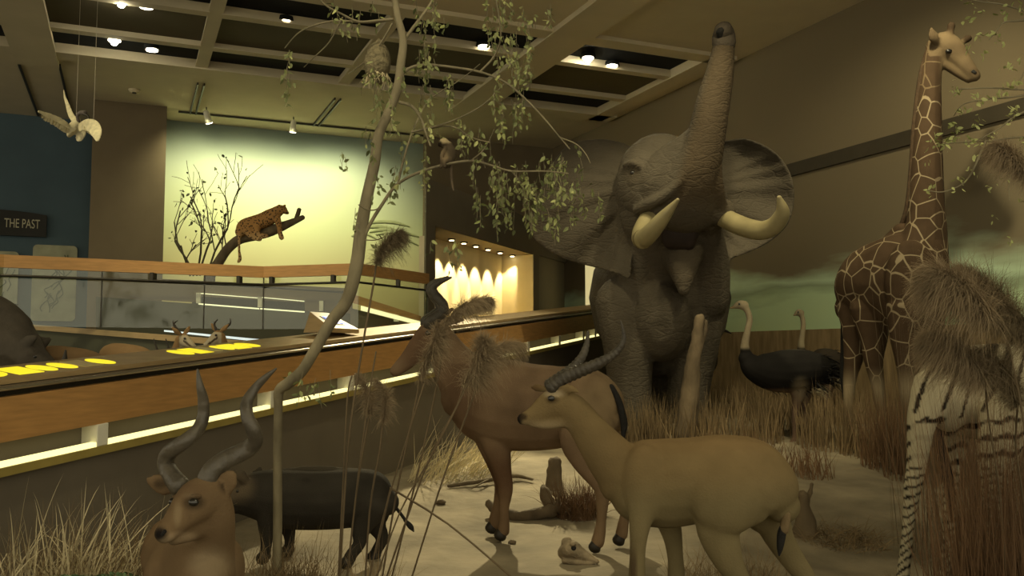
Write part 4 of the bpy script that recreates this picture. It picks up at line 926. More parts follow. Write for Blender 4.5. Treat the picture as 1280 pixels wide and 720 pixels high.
# ---------------------------------------------------------------- ostriches
def ostrich(name, x, d, label, dx, dy, dark, sc2=1.0, mirror=1):
    A = Beast(name, x, d, label, 'ostrich', group='ostriches')
    def T(pts): return [(x + (q[0] - 985) * sc2 * mirror, 440 + dy + (q[1] - 440) * sc2, q[2]) + tuple(r * sc2 for r in (q[3:] if len(q) > 4 else (q[3], q[3]))) for q in pts]
    A.add(T([(933, 448, 0, 10, 10), (942, 458, 0, 17, 17), (962, 464, 0, 24, 26), (985, 464, 0, 27, 30), (1008, 462, 0, 25, 28), (1030, 462, 0, 17, 18), (1046, 466, 0, 7, 8)]))
    A.add(T([(944, 458, 0, 14, 14), (934, 446, 0, 8, 8), (931, 432, 0, 5.5, 5.5), (934, 415, 0, 4.2, 4.2), (937, 400, 0, 4, 4), (934, 388, 0, 4, 4), (928, 381, 0, 4.5, 4.5)]))
    A.add(T([(931, 382, 0, 6, 5), (925, 381, 0, 6, 5), (919, 383, 0, 3.5, 3.5)]))
    A.add(T([(996, 478, -.06, 13, 12), (998, 494, -.06, 9, 8), (995, 506, -.06, 5, 5), (994, 516, -.06, 4.5, 4.5), (993, 535, -.06, 3, 3), (993, 550, -.06, 3.5, 3.5), (988, 555, -.1, 3.5, 4)]))
    A.add(T([(1004, 478, .1, 12, 11), (1006, 492, .1, 9, 8), (1003, 506, .1, 5.5, 5.5), (1004, 516, .1, 4.5, 4.5), (1007, 532, .1, 3, 3), (1009, 544, .1, 3.5, 3.5), (1004, 549, .06, 3.5, 4)]))
    b0 = np.array(dark)
    def col(px, py, dd):
        px = 985 + (px - x) / sc2 * mirror; py = 440 + (py - 440 - dy) / sc2
        c = np.tile(b0, (len(px), 1)); c = mixc(c, (.24, .20, .13), sstep(438, 433, py)); c = mixc(c, (.15, .10, .07), .9 * sstep(484, 490, py)); c = mixc(c, (.22, .18, .12), .8 * blob(px, py, 1001, 488, 9, 12, .8)); return c
    A.body(F['fur'], .016, 3, col)
    A.part('beak', T([(922, 382, 0, 2.6, 3), (917, 384, 0, 2, 2.6), (913, 385, 0, 1, 1.5)]), mat('beak', (.2, .14, .07), .5, .1, 10))
    A.partball('eye', *T([(924, 380, -.055, 1.4)])[0][:4], F['eye'])
    # plumage
    rr = np.random; n = 520; th = rr.rand(n) * 2 * PI; u = rr.rand(n)
    cx = 948 + u * 92; cyc = 463 + 0 * u; base = []
    for i in range(n):
        R_ = 24 * math.sin(PI * min(max((cx[i] - 925) / 130, .05), .97)) ** .6
        q = T([(cx[i], cyc[i] - R_ * math.sin(th[i]) * .9, .24 * math.cos(th[i]) * R_ / 26, 1)])[0]; base.append(A.p(*q[:3]))
    base = np.array([tuple(v) for v in base]); dr = np.tile(np.array(RIGHT * mirror + UP * -.12), (n, 1)) + rr.normal(size=(n, 3)) * .28
    v, f = ribbons(base, unit(dr), rr.uniform(.12, .24, n) * sc2, np.full(n, .03), rr.uniform(.1, .5, n), 5)
    o = obj('plumage', np_mesh('plumage', v, f), mat('plume_' + name + str(int(x)), dark, .9, .4, 25), A.root)
    n = 70; base = np.array([tuple(A.p(*T([(1012 + 14 * rr.rand(), 480 + 10 * rr.rand(), -.12 + .2 * rr.rand(), 1)])[0][:3])) for _ in range(n)])
    v, f = ribbons(base, unit(np.tile(np.array(RIGHT * mirror), (n, 1)) + rr.normal(size=(n, 3)) * .3), rr.uniform(.1, .18, n), np.full(n, .025), rr.uniform(.2, .8, n), 5)
    o = obj('white_plumes', np_mesh('white_plumes', v, f), mat('white_plume' + str(int(x)), (.36, .31, .2), .9, .2, 25), A.root); o['label'] = 'whitish plumes under the tail'
    return A
ostrich('ostrich', 985, 11.3, 'black ostrich with pale bare neck standing left of the giraffe hind legs', 0, 0, (.012, .011, .010))
ostrich('ostrich', 1028, 13.2, 'second ostrich mostly hidden behind the black one, only its thin neck showing above', 0, -2, (.03, .024, .018), .80, .62)

# ---------------------------------------------------------------- zebra at right
A = Beast('zebra', 1215, 4.9, 'zebra behind the tall reeds at the right edge, one striped leg showing', 'zebra')
A.add([(1170, 500, 0, 34, 28), (1190, 490, 0, 52, 44), (1230, 490, .05, 60, 54), (1280, 492, .1, 62, 56), (1330, 490, .15, 58, 50), (1360, 485, .2, 44, 36)])
A.add([(1345, 480, .2, 46, 30), (1375, 440, .22, 34, 24), (1400, 400, .25, 26, 20)]); A.add([(1395, 400, .25, 28, 20), (1425, 415, .25, 22, 16), (1455, 445, .25, 13, 12)])
A.ball(1186, 488, -.08, 34, 26, 52)
for pts in ([(1172, 490, -.12, 34, 22), (1154, 520, -.14, 20, 15), (1149, 552, -.14, 15, 12), (1145, 585, -.14, 12, 10), (1141, 608, -.14, 11, 9), (1136, 650, -.14, 7.5, 7), (1131, 700, -.14, 7.5, 7), (1127, 735, -.14, 9, 9), (1125, 752, -.14, 9.5, 9)],
            [(1200, 500, .14, 34, 22), (1196, 540, .15, 18, 14), (1190, 575, .15, 13, 11), (1188, 600, .15, 10, 9), (1186, 650, .15, 7, 7), (1184, 710, .15, 8, 8), (1182, 735, .15, 9, 9)],
            [(1335, 510, .05, 28, 20), (1338, 560, .05, 17, 14), (1340, 610, .05, 12, 11), (1340, 660, .05, 8, 8), (1340, 730, .05, 9, 9)],
            [(1258, 520, -.22, 34, 22), (1246, 570, -.24, 24, 17), (1243, 610, -.24, 15, 13), (1242, 645, -.24, 10, 10), (1241, 690, -.24, 8, 8), (1240, 748, -.24, 9.5, 9)]):
    A.add(pts)
def c_zeb(px, py, dd):
    c = np.tile(np.array([.36, .32, .215]), (len(px), 1)); body = sstep(535, 505, py)
    wob = 3 * np.sin(px * .09 + dd * 9) + 2 * np.sin(px * .23 + py * .06)
    leg = np.sin((py + wob + .25 * (px - 1150)) * 2 * PI / np.where(py > 585, 11, 21)); bod = np.sin((px * .9 + (py - 470) * .35 + wob * 2) * 2 * PI / 26)
    s = leg * (1 - body) + bod * body
    k = sstep(.45, .62, s) * (1 - .8 * ((py > 530) & (py < 575) & (px > 1138) & (px < 1170)) )
    c = mixc(c, (.020, .016, .012), k); return c
A.body(F['fur'], .012, 3, c_zeb)
A.part('tail', [(1160, 480, .02, 6, 6), (1172, 520, -.02, 4, 4), (1178, 560, -.05, 4, 4), (1186, 600, -.05, 7, 6), (1190, 650, -.05, 2, 2)], F['black'])
A.part('mane', [(1350, 430, .2, 10, 6), (1375, 395, .22, 10, 6), (1398, 372, .25, 8, 5)], F['black'])
for q in ((1124, 768, -.14), (1182, 742, .15), (1340, 742, .05), (1239, 764, -.24)):
    A.part('hoof', [(q[0], q[1] - 8, q[2], 10, 10), (q[0], q[1] + 2, q[2], 12, 12)], F['hoof'])

# ---------------------------------------------------------------- leopard on its branch
lm = mat('leopard_coat', (.3, .17, .06), .85, .1, 6, vcol=True)
def leo(N, L, b):
    tc = N.new('ShaderNodeTexCoord'); v = N.new('ShaderNodeTexVoronoi'); v.inputs['Scale'].default_value = 22; L.new(tc.outputs['Object'], v.inputs['Vector'])
    r = N.new('ShaderNodeMapRange'); r.inputs['From Min'].default_value = .30; r.inputs['From Max'].default_value = .40; L.new(v.outputs['Distance'], r.inputs['Value'])
    at = N.new('ShaderNodeVertexColor'); at.layer_name = 'col'; mx = N.new('ShaderNodeMix'); mx.data_type = 'RGBA'; L.new(r.outputs[0], mx.inputs[0]); mx.inputs[6].default_value = (.05, .03, .015, 1); L.new(at.outputs['Color'], mx.inputs[7]); L.new(mx.outputs[2], b.inputs['Base Color'])
shade(lm, leo)
A = Beast('leopard', 325, 18.6, 'spotted leopard lying along the slanting branch before the bright mural', 'leopard', ground=EYE + 2.1)
A.add([(301, 290, 0, 7, 9), (306, 284, 0, 10, 11), (316, 280, 0, 10, 11), (328, 276, 0, 10, 10), (338, 271, 0, 10, 10), (345, 266, 0, 8, 8), (350, 262, 0, 6.5, 6)])
A.ball(353, 262, 0, 6, 6, 5.5); A.add([(355, 263, 0, 4, 4), (359, 266, 0, 2.6, 3)])
A.ball(349, 257, -.06, 2, 1.5, 2); A.ball(356, 257, .06, 2, 1.5, 2)
A.add([(346, 272, -.12, 5, 5), (349, 283, -.16, 3.4, 3.4), (350, 291, -.18, 3, 3), (352, 297, -.2, 3.4, 3.4)])
A.add([(322, 284, -.12, 5, 5), (321, 291, -.16, 3.4, 3.4), (327, 294, -.18, 2.8, 2.8), (333, 295, -.2, 2.8, 2.8)])
A.add([(309, 286, -.12, 7, 5), (313, 293, -.16, 4.5, 3.6), (319, 298, -.18, 2.8, 2.8), (325, 299, -.2, 2.8, 2.8)])
A.add([(300, 290, -.06, 3, 3), (299, 302, -.12, 1.9, 1.9), (299, 314, -.14, 1.8, 1.8), (300, 324, -.14, 2.4, 2.4), (298, 327, -.14, 2, 2)])
A.body(lm, .022, 2, lambda px, py, dd: mixc(np.tile(np.array([.38, .20, .065]), (len(px), 1)), (.5, .36, .18), .5 * sstep(285, 298, py)))
A.partball('eye', 355.5, 261, -.09, .8, F['eye'])
bark = mat('dark_bark', (.13, .10, .06), .9, .35, 8, .5, 30, stretch=(1, 1, .4))
t = thing('leopard_branch', P(272, 340, 18.75), 'thick slanting bare branch under the leopard', 'branch')
b = bmesh.new(); loft(b, [(P(x, y, d), r * 18.7 / FPX, r * 18.7 / FPX) for x, y, d, r in ((262, 345, 18.9, 7), (272, 330, 18.85, 6.5), (284, 312, 18.8, 6), (300, 299, 18.75, 6.5), (320, 294, 18.7, 6.5), (340, 288, 18.7, 7), (360, 280, 18.7, 5), (378, 272, 18.7, 3.2))], None, 4, 12)
obj('limb', b, bark, t, True)
b = bmesh.new(); loft(b, [(P(370, 275, 18.7), .05, .05), (P(374, 262, 18.7), .045, .04)], None, 2, 10); obj('snag', b, bark, t, True)
b = bmesh.new(); loft(b, [(P(250, 524, 18.9), .24, .24), (P(255, 430, 18.9), .2, .2), (P(260, 380, 18.9), .15, .15), (P(262, 345, 18.9), .12, .12)], None, 2, 10); obj('stem', b, bark, t, True)

# ---------------------------------------------------------------- plains display: gazelles, antelope backs, rhinoceros
def gazelle(x, y, d, label, turn, s=1.0):
    A = Beast('gazelle', x + 18 * turn, d, label, 'gazelle', group='gazelles behind the ramp barrier', ground=.42)
    sx = turn * s
    def T(pts): return [(x + q[0] * sx, y + q[1] * s, q[2]) + tuple(r * s for r in (q[3:] if len(q) > 4 else (q[3], q[3]))) for q in pts]
    A.add(T([(0, 0, 0, 8, 7), (-6, 4, -.03, 6.5, 5.5), (-13, 9, -.06, 4, 4), (-17, 12, -.07, 3, 3)]))
    A.add(T([(2, 1, 0, 7, 6), (6, 12, .03, 7, 6), (12, 24, .06, 9, 8), (18, 36, .1, 13, 12)]))
    A.add(T([(14, 40, .08, 15, 13), (28, 44, .15, 19, 17), (48, 44, .25, 18, 17), (66, 44, .3, 17, 16), (76, 48, .35, 10, 10)]))
    A.add(T([(3, -6, -.06, 2, 2), (8, -10, -.1, 3.2, 2), (13, -15, -.12, 1, 1)])); A.add(T([(-2, -6, .06, 2, 2), (-6, -11, .1, 3, 2), (-9, -16, .12, 1, 1)]))
    yb = 440 + (EYE - .42) * FPX / d
    for lx, dz in ((20, -.06), (24, .12), (66, .2), (70, .38)):
        base = y + 50 * s
        A.add([(x + lx * sx, base, dz, 6, 6), (x + lx * sx, (base + yb) / 2, dz, 3.6, 3.6), (x + lx * sx, yb * FPX / FPX - 10, dz, 2.6, 2.6), (x + lx * sx, yb - 3 - dz * 9, dz, 3.2, 3.2)])
    def col(px, py, dd):
        u = (px - x) / sx; w = (py - y) / s
        c = np.tile(np.array([.34, .215, .10]), (len(px), 1)); c = mixc(c, (.55, .48, .33), .95 * ((u < 4) & (w > -5) & (w < 16) & (w < 18))); c = mixc(c, (.05, .03, .02), .9 * (np.abs(w - u * -.75 - 1.0) < 1.6) * (u < -1) * (u > -14)); c = mixc(c, (.5, .42, .28), .7 * sstep(52, 60, w)); return c
    A.body(F['fur'], .009, 2, col)
    A.partball('eye', *T([(-3, -1, -.075, 1.6)])[0][:4], F['eye'])
    A.partball('nose', *T([(-18.5, 12.5, -.08, 2.0)])[0][:4], F['hoof'])
    return A, T
A, T = gazelle(228, 424, 9.4, 'white-faced gazelle looking right, its head above the barrier left of the pair', -1)
for s_ in (-1, 1): A.part('horn', T([(3, -7, .04 * s_, 2, 2), (7, -13, .05 * s_, 1.7, 1.7), (11, -19, .06 * s_, 1.3, 1.3), (9 + 3 * s_, -23, .06 * s_, .6, .6)]), F['horn'])
A, T = gazelle(273, 420, 9.2, 'gazelle facing the viewer with lyre-shaped horns, its head rising nearest the blue lit edge', 1, .98)
A.part('horn', T([(-2, -6, 0, 1.9, 1.9), (-4, -11, 0, 1.7, 1.7), (-5, -16, 0, 1.2, 1.2), (-1, -21, 0, .6, .6)]), F['horn'])
A.part('horn', T([(4, -6, 0, 1.9, 1.9), (10, -11, 0, 1.7, 1.7), (15, -16, 0, 1.2, 1.2), (15, -22, 0, .6, .6)]), F['horn'])
def grazer(x, y, d, label, w, h, horns, col0, up):
    A = Beast('grazing_antelope', x, d, label, 'antelope', group='antelope backs behind the barrier', ground=.42)
    A.add([(x - w, y + h * 1.0, 0, h * .5, h * .5), (x - w * .7, y + h * .75, 0, h * .85, h * .8), (x, y + h * .95, 0, h, h * .95), (x + w * .6, y + h * 1.15, 0, h * .95, h * .9), (x + w, y + h * 1.4, 0, h * .6, h * .6)])
    yb = 440 + (EYE - .42) * FPX / d
    for lx, dz in ((-w * .75, -.1), (-w * .65, .1), (w * .7, -.1), (w * .8, .1)):
        A.add([(x + lx, y + h * 1.3, dz, h * .4), (x + lx, (y + h + yb) / 2, dz, h * .2), (x + lx, yb - 4 - dz * 9, dz, h * .16)])
    s = 1 if horns > 0 else -1
    A.add([(x + s * w * .8, y + h * 1.2, 0, h * .6), (x + s * w * 1.15, y + h * 1.0, 0, h * .4), (x + s * w * 1.35, y + h * 1.2, 0, h * .33), (x + s * w * 1.55, y + h * 1.8, 0, h * .2)])
    A.body(F['fur'], .014, 2, lambda px, py, dd: np.tile(np.array(col0), (len(px), 1)))
    for k in (0, 1): A.part('horn', [(x + s * w * 1.3 + k * up, y + h * .75, -.05 + .1 * k, 2, 2), (x + s * w * 1.28 + k * up - 2, y + h * .35, -.05 + .1 * k, 1.6, 1.6), (x + s * w * 1.24 + k * up - 5, y - h * .4, -.05 + .1 * k, .6, .6)], F['horn'])
grazer(88, 435, 8.8, 'tan grazing animal back rising over the barrier right beside the rhinoceros', 44, 24, -1, (.24, .155, .08), 19)
grazer(160, 431, 9.4, 'pale tan antelope back between the rhinoceros group and the gazelles', 30, 18, 1, (.34, .22, .11), 15)
A = Beast('rhinoceros', 0, 8.4, 'dark grey rhinoceros partly cut by the left edge beyond the yellow patches', 'rhinoceros', ground=.42)
A.add([(40, 452, -.2, 22, 20), (18, 440, -.05, 38, 32), (-10, 430, .1, 54, 46), (-60, 440, .2, 66, 60), (-140, 445, .3, 68, 62), (-190, 455, .35, 50, 46)])
A.add([(10, 420, 0, 34, 26), (-10, 398, .1, 30, 26), (-50, 392, .2, 34, 30)])
A.add([(36, 440, -.15, 17, 15), (58, 462, -.25, 15, 14), (74, 476, -.3, 10, 11)])
A.add([(30, 432, -.25, 6, 5), (36, 426, -.3, 8, 4), (45, 421, -.32, 4, 3)]); A.add([(46, 434, .1, 6, 5), (54, 428, .14, 8, 4), (62, 424, .15, 3, 3)])
for x_, dz in ((0, -.3), (5, .45), (-150, -.2), (-150, .6)): A.add([(x_, 470, dz, 28, 26), (x_, 520, dz, 18, 18), (x_, 556 - dz * 20, dz, 19, 19)])
rs = mat('rhino_skin', (.085, .072, .055), .9, .2, 6, .5, 25)
A.body(rs, .02, 2)
A.part('horn', [(72, 464, -.3, 6, 6), (80, 452, -.32, 4, 4), (82, 438, -.33, 1, 1)], F['horn']); A.partball('eye', 44, 446, -.42, 2, F['eye'])

# ---------------------------------------------------------------- bird hanging from the ceiling
A = Beast('white_bird', 95, 9.0, 'white bird with spread wings hanging from wires at upper left', 'bird', ground=P(95, 190, 9).z)
A.add([(98, 148, 0, 2.5, 3), (96, 154, 0, 6, 6), (92, 160, 0, 7, 7), (88, 166, 0, 5, 5), (86, 170, 0, 2, 4)])
wm = mat('white_feathers', (.62, .56, .36), .85, .2, 20, .25, 60, vcol=True)
def wing(pts):
    A.add([(q[0], q[1], q[2], q[3], max(.9, q[3] * .16)) for q in pts], hint=FWD, nseg=12)
wing([(93, 158, -.05, 6), (84, 160, -.1, 7.5), (72, 152, -.2, 7), (60, 145, -.3, 4.5), (48, 139, -.4, 2)])
wing([(94, 152, .05, 4.5), (88, 142, .15, 4.2), (84, 130, .25, 3), (81, 121, .3, 2), (80, 113, .35, .8)])
wing([(99, 160, -.1, 6), (107, 156, -.2, 8), (116, 158, -.3, 9.5), (121, 166, -.4, 8), (122, 176, -.45, 3)])
wing([(104, 156, -.02, 6), (102, 165, 0, 7), (99, 172, .02, 6), (97, 176, .03, 3)])
A.body(wm, .008, 2, lambda px, py, dd: np.tile(np.array([.62, .56, .36]), (len(px), 1)))
A.part('neck', [(98, 152, -.02, 2.2, 2.2), (97, 145, -.05, 2, 2), (100, 141, -.08, 2.4, 2.4), (106, 141, -.1, 3, 3)], wm if False else mat('grey_neck', (.12, .10, .09), .8, .2, 20))
A.part('beak', [(104, 142, -.1, 1.8, 1.8), (110, 145, -.12, 1.2, 1.2), (112, 151, -.13, .5, .5)], F['hoof'])
A.partball('eye', 105, 140, -.13, .7, F['eye'])
n = 160; base = []; dr = []
for i in range(n):
    t = i / n
    if t < .5: u = t * 2; base.append(tuple(A.p(86 - 34 * u, 161 - 19 * u, -.1 - .25 * u))); dr.append(tuple(RIGHT * -.3 - UP))
    else: u = (t - .5) * 2; base.append(tuple(A.p(106 + 17 * u, 158 + 10 * u, -.2 - .2 * u))); dr.append(tuple(RIGHT * .1 - UP))
v, f = ribbons(np.array(base), unit(np.array(dr) + np.random.normal(size=(n, 3)) * .08), np.random.uniform(.03, .05, n), np.full(n, .024), np.full(n, .0), 4, .5)
fe = mat('white_feather_edge', (.6, .54, .34), .85, .1, 20); hv = (n // 2) * 8; hf = (n // 2) * 3
obj('wing_feathers', np_mesh('w', v[:hv], f[:hf]), fe, A.root); obj('wing_feathers', np_mesh('w', v[hv:], f[hf:] - hv), fe, A.root)
for px in (95, 117):
    q = A.p(px, 158 if px == 95 else 152, 0 if px == 95 else -.3)
    b = bmesh.new(); loft(b, [(q, .002, .002), (Vector((q.x, q.y, H - .12)), .002, .002)], None, 1, 5); obj('suspension_wire', b, M['metal'], A.root)

# ---------------------------------------------------------------- small monkey in the tree
A = Beast('tree_monkey', 551, 5.3, 'small pale-faced monkey with hanging tail perched on a thin branch left of the elephant', 'monkey', ground=P(551, 208, 5.3).z)
A.add([(561, 182, 0, 5.5, 6), (562, 190, 0, 9, 8), (560, 198, 0, 9.5, 8), (558, 204, 0, 7, 7)]); A.ball(555, 179, -.01, 6.6, 6.6, 6.6); A.ball(550, 181, -.02, 3, 3, 3)
A.add([(557, 186, -.03, 3, 3), (552, 194, -.04, 2.3, 2.3), (552, 204, -.04, 2, 2), (551, 209, -.04, 2, 2)]); A.add([(562, 200, -.03, 4.5, 4), (555, 201, -.05, 3, 3), (556, 208, -.05, 2.2, 2.2)])
def cm(px, py, dd):
    c = np.tile(np.array([.075, .058, .038]), (len(px), 1)); c = mixc(c, (.42, .34, .2), blob(px, py, 556, 175, 9, 4)); c = mixc(c, (.2, .15, .09), .8 * blob(px, py, 555, 195, 5, 8)); c = mixc(c, (.02, .015, .01), blob(px, py, 549, 180, 3.4, 4)); return c
A.body(F['fur'], .0055, 2, cm)
A.part('tail', [(564, 202, .0, 2.2, 2.2), (564, 215, .02, 1.8, 1.8), (565, 228, .02, 1.6, 1.6), (567, 238, .02, 1, 1)], mat('grey_tail', (.12, .09, .06), .9, .2, 20))
A.partball('eye', 549.5, 178, -.05, .9, F['eye'])

# ---------------------------------------------------------------- long-billed bird behind the elephant
A = Beast('ground_bird', 894, 13.6, 'dark long-billed bird head peeking out beside the elephant leg', 'bird')
A.add([(886, 440, 0, 12, 12), (880, 452, 0, 17, 15), (870, 466, 0, 12, 12), (862, 478, 0, 5, 6)]); A.add([(890, 438, 0, 8, 8), (896, 426, 0, 4, 4), (897, 419, 0, 3, 3), (900, 414, 0, 3.6, 3.6)])
A.add([(878, 462, -.05, 4, 4), (878, 485, -.05, 2, 2), (878, 512, -.05, 2, 2), (882, 515, -.08, 2, 2)]); A.add([(884, 462, .05, 4, 4), (885, 485, .05, 2, 2), (885, 508, .05, 2, 2)])
A.body(F['fur'], .015, 2, lambda px, py, dd: np.tile(np.array([.035, .028, .02]), (len(px), 1)))
A.part('beak', [(902, 413, 0, 2.2, 2.2), (908, 414, 0, 1.6, 1.6), (914, 417, 0, .6, .6)], F['hoof'])
# ================================================================ GROUND AND PLANTS
def ground():
    ns, nn_ = 150, 110; S = np.linspace(-9, 22, ns); NN = np.linspace(.02, -22, nn_)
    v = []; 
    for s in S:
        for n in NN:
            p = R(s, n, 0); x = min(p.x, XW); y = p.y
            z = gz(Vector((x, y, 0))) + .012 * math.sin(x * 7.1 + 2 * math.sin(y * 3)) * math.sin(y * 6.3)
            v.append((x, y, z))
    f = [(i * nn_ + j, i * nn_ + j + 1, (i + 1) * nn_ + j + 1, (i + 1) * nn_ + j) for i in range(ns - 1) for j in range(nn_ - 1)]
    m = mat('sandy_ground', (.215, .18, .12), .95, .3, 2.3, 1.0, 7, detail=10)
    o = struct('floor_sand', np_mesh('floor_sand', v, f), m, True)
ground()
dry = mat('dry_grass', (.19, .135, .07), .85, .35, 1.5); red = mat('russet_grass', (.155, .09, .045), .85, .35, 1.5); pale = mat('pale_straw', (.62, .54, .34), .8, .3, 2); brn = mat('brown_reed', (.12, .088, .05), .85, .35, 3)
for m_ in (dry, red, pale, brn):
    pass
grass('straw_grass', 'tall pale straw grass arching in front of the ramp wall at lower left', [(G(95, 4.6), .42, .5), (G(40, 4.3), .3, .25), (G(140, 4.5), .3, .25)], pale, 620, (.5, 1.15), lean=.30, width=.010, droop=(.2, .75), bias=(.1, 0), K=9)
grass('dry_grass', 'fine brown grass at lower left below the pale straw', [(G(90, 4.4), .55, .6), (G(150, 4.7), .4, .4)], dry, 1500, (.3, .85), lean=.25, width=.004, droop=(0, .5))
grass('dry_grass', 'brown grass at the foot of the elephant forelegs and the upright stump', [(G(845, 11.2), .5, .4), (G(790, 11.2), .4, .3), (G(880, 11.3), .4, .3)], dry, 900, (.35, .8), lean=.16, width=.011, droop=(0, .35))
grass('dry_grass', 'wide field of dry grass along the painted savanna behind the ostrich', [(G(985, 12.0), .5, .2), (G(930, 14.0), .9, .25), (G(985, 13.4), .9, .3), (G(1040, 13.2), .8, .25), (G(895, 14.5), .8, .2)], dry, 1500, (.3, .7), lean=.15, width=.012, droop=(0, .3))
grass('dry_grass', 'brown grass clump between the ostrich legs and the giraffe hind legs', [(G(1030, 10.9), .35, .5), (G(945, 11.3), .3, .4), (G(1085, 10.4), .35, .6)], dry, 480, (.4, .95), lean=.13, width=.010, droop=(0, .35))
grass('dry_grass', 'rusty grass around the giraffe forelegs', [(G(1120, 9.5), .4, .5), (G(1165, 9.0), .5, .5)], red, 900, (.5, 1.1), lean=.13, width=.008, droop=(0, .4))
grass('tall_reed_grass', 'dense thicket of tall rusty grass hiding the zebra at right', [(G(1240, 4.1), .30, .5), (G(1275, 4.4), .3, .3), (G(1215, 4.3), .12, .2)], red, 1700, (.6, 1.6), lean=.10, width=.0035, droop=(0, .35), K=7)
grass('tall_reed_grass', 'thin brown reeds rising over the zebra back at the right edge', [(G(1250, 5.9), .5, .6), (G(1200, 6.2), .5, .4)], brn, 300, (1.2, 2.3), lean=.06, width=.005, droop=(0, .15), K=7)
grass('dry_grass', 'low russet grass mound on the sand behind the long-faced antelope', [(G(722, 7.5), .20, 1)], red, 800, (.25, .5), lean=.35, width=.005, droop=(.1, .7))
grass('straw_grass', 'pale straw leaning from the ramp wall behind the long-faced antelope', [(G(545, 8.9), .3, .4), (G(590, 9.3), .35, .6)], pale, 300, (.4, .85), lean=.25, width=.008, droop=(.1, .5), bias=(.55, -.2))
grass('dry_grass', 'brown grass between the nearest antelope legs', [(G(905, 5.2), .35, .7), (G(870, 4.6), .2, .3)], dry, 700, (.15, .42), lean=.35, width=.004, droop=(0, .6))
grass('dry_grass', 'matted fallen grass on the sand right of the nearest antelope rump', [(G(1048, 6.6), .3, 1)], dry, 420, (.15, .35), lean=1.0, width=.005, droop=(.2, .7))
grass('dry_grass', 'sparse grass on the sand at the lower right', [(G(1030, 4.4), .35, .5), (G(1085, 5.0), .2, .2)], dry, 200, (.12, .32), lean=1.0, width=.0035, droop=(.1, .6))
grass('dry_grass', 'small brown grass tufts around the slim tree base and the hog feet', [(G(385, 5.6), .22, .6), (G(330, 5.6), .25, .4), (G(470, 5.3), .12, .3)], dry, 420, (.15, .42), lean=.3, width=.004, droop=(0, .5))
grass('dry_grass', 'grass beyond the russet mound, right of the elephant foot', [(G(1000, 9.0), .3, .4), (G(925, 9.4), .4, .6)], red, 420, (.2, .6), lean=.2, width=.008, droop=(0, .5))
grass('bristly_tuft', 'small bristly upright grass tuft by the zebra hoof at bottom right', [(G(1113, 4.9), .03, 1)], dry, 260, (.14, .24), lean=.3, width=.004, droop=(0, .1))

# plumed reeds -----------------------------------------------------------
plm = mat('plume_hair', (.27, .205, .125), .9, .3, 6); plm2 = mat('plume_hair_dark', (.17, .13, .075), .9, .3, 6)
def reed(label, stem, plume, d, w, n, m=None, group='plumed reeds'):
    """stem, plume: photo-position polylines (px, py, dd); w plume half width in pixels"""
    t = thing('plumed_reed', P(stem[0][0], stem[0][1], d + stem[0][2]), label, 'reed', group)
    b = bmesh.new(); pts = stem + plume[:1]
    loft(b, [(P(q[0], q[1], d + q[2]), .0045, .0045) for q in pts] , None, 4, 6); obj('stem', b, brn, t, True)
    b = bmesh.new(); loft(b, [(P(q[0], q[1], d + q[2]), .003, .003) for q in plume], None, 3, 5); obj('plume_axis', b, brn, t, True)
    n = int(n * 3.0); D = dense(plume, 10); A_ = np.array([tuple(P(q[0], q[1], d + q[2])) for q in D]); k = len(A_)
    tt = np.gradient(A_, axis=0); tt = unit(tt); idx = np.random.rand(n) * (k - 1); i0 = idx.astype(int); fr = (idx - i0)[:, None]
    base = A_[i0] * (1 - fr) + A_[np.minimum(i0 + 1, k - 1)] * fr
    u = idx / (k - 1); env = np.sin(np.clip(u * .9 + .08, 0, 1) * PI) ** .6
    n2 = n; dr = unit(np.random.normal(size=(n, 3)) * .42 + tt[i0] * 1.0 - np.array([0, 0, .3]))
    L = w * d / FPX * env * np.random.uniform(.6, 1.5, n)
    v, f = ribbons(base, dr, L, np.full(n, .0013), np.random.uniform(.1, .8, n), 6, .7)
    obj('plume', np_mesh('plume', v, f), m or plm, t)
reed('plumed reed with a drooping dark plume before the right end of the mural', [(425, 720, 0), (435, 560, 0), (452, 440, 0), (466, 360, 0)], [(470, 332, 0), (478, 312, 0), (490, 298, 0), (500, 291, 0)], 3.9, 20, 1500, plm2)
reed('plumed reed with its feathery plume against the lit display case', [(480, 760, 0), (520, 600, 0), (548, 470, 0)], [(556, 404, 0), (572, 388, 0), (592, 377, 0), (612, 374, 0)], 4.4, 20, 1700)
reed('plumed reed whose broad plume covers the long-faced antelope neck', [(470, 760, .0), (530, 590, 0), (575, 500, 0)], [(578, 482, 0), (592, 462, 0), (602, 440, 0), (604, 426, 0)], 4.2, 30, 1700)
reed('plumed reed bending right above the long-faced antelope shoulders', [(500, 770, .1), (550, 610, .1), (590, 500, .1)], [(600, 470, .1), (612, 446, .1), (632, 432, .1), (652, 430, .1)], 4.4, 22, 1300)
reed('plumed reed in front of the long-faced antelope face', [(470, 770, .1), (495, 620, .1), (520, 500, .1)], [(524, 476, .1), (534, 450, .1), (545, 425, .1), (548, 408, .1)], 4.1, 22, 1300)
reed('plumed reed with a small plume left of the long-faced antelope muzzle', [(430, 760, .1), (445, 620, .1), (458, 540, .1)], [(462, 520, .1), (462, 500, .1), (456, 482, .1), (448, 468, .1)], 4.0, 16, 900)
reed('plumed reed with a wispy plume just below the barrier strip', [(455, 760, 0), (462, 640, 0), (475, 560, 0)], [(478, 530, 0), (482, 510, 0), (480, 488, 0), (470, 476, 0)], 4.1, 16, 800)
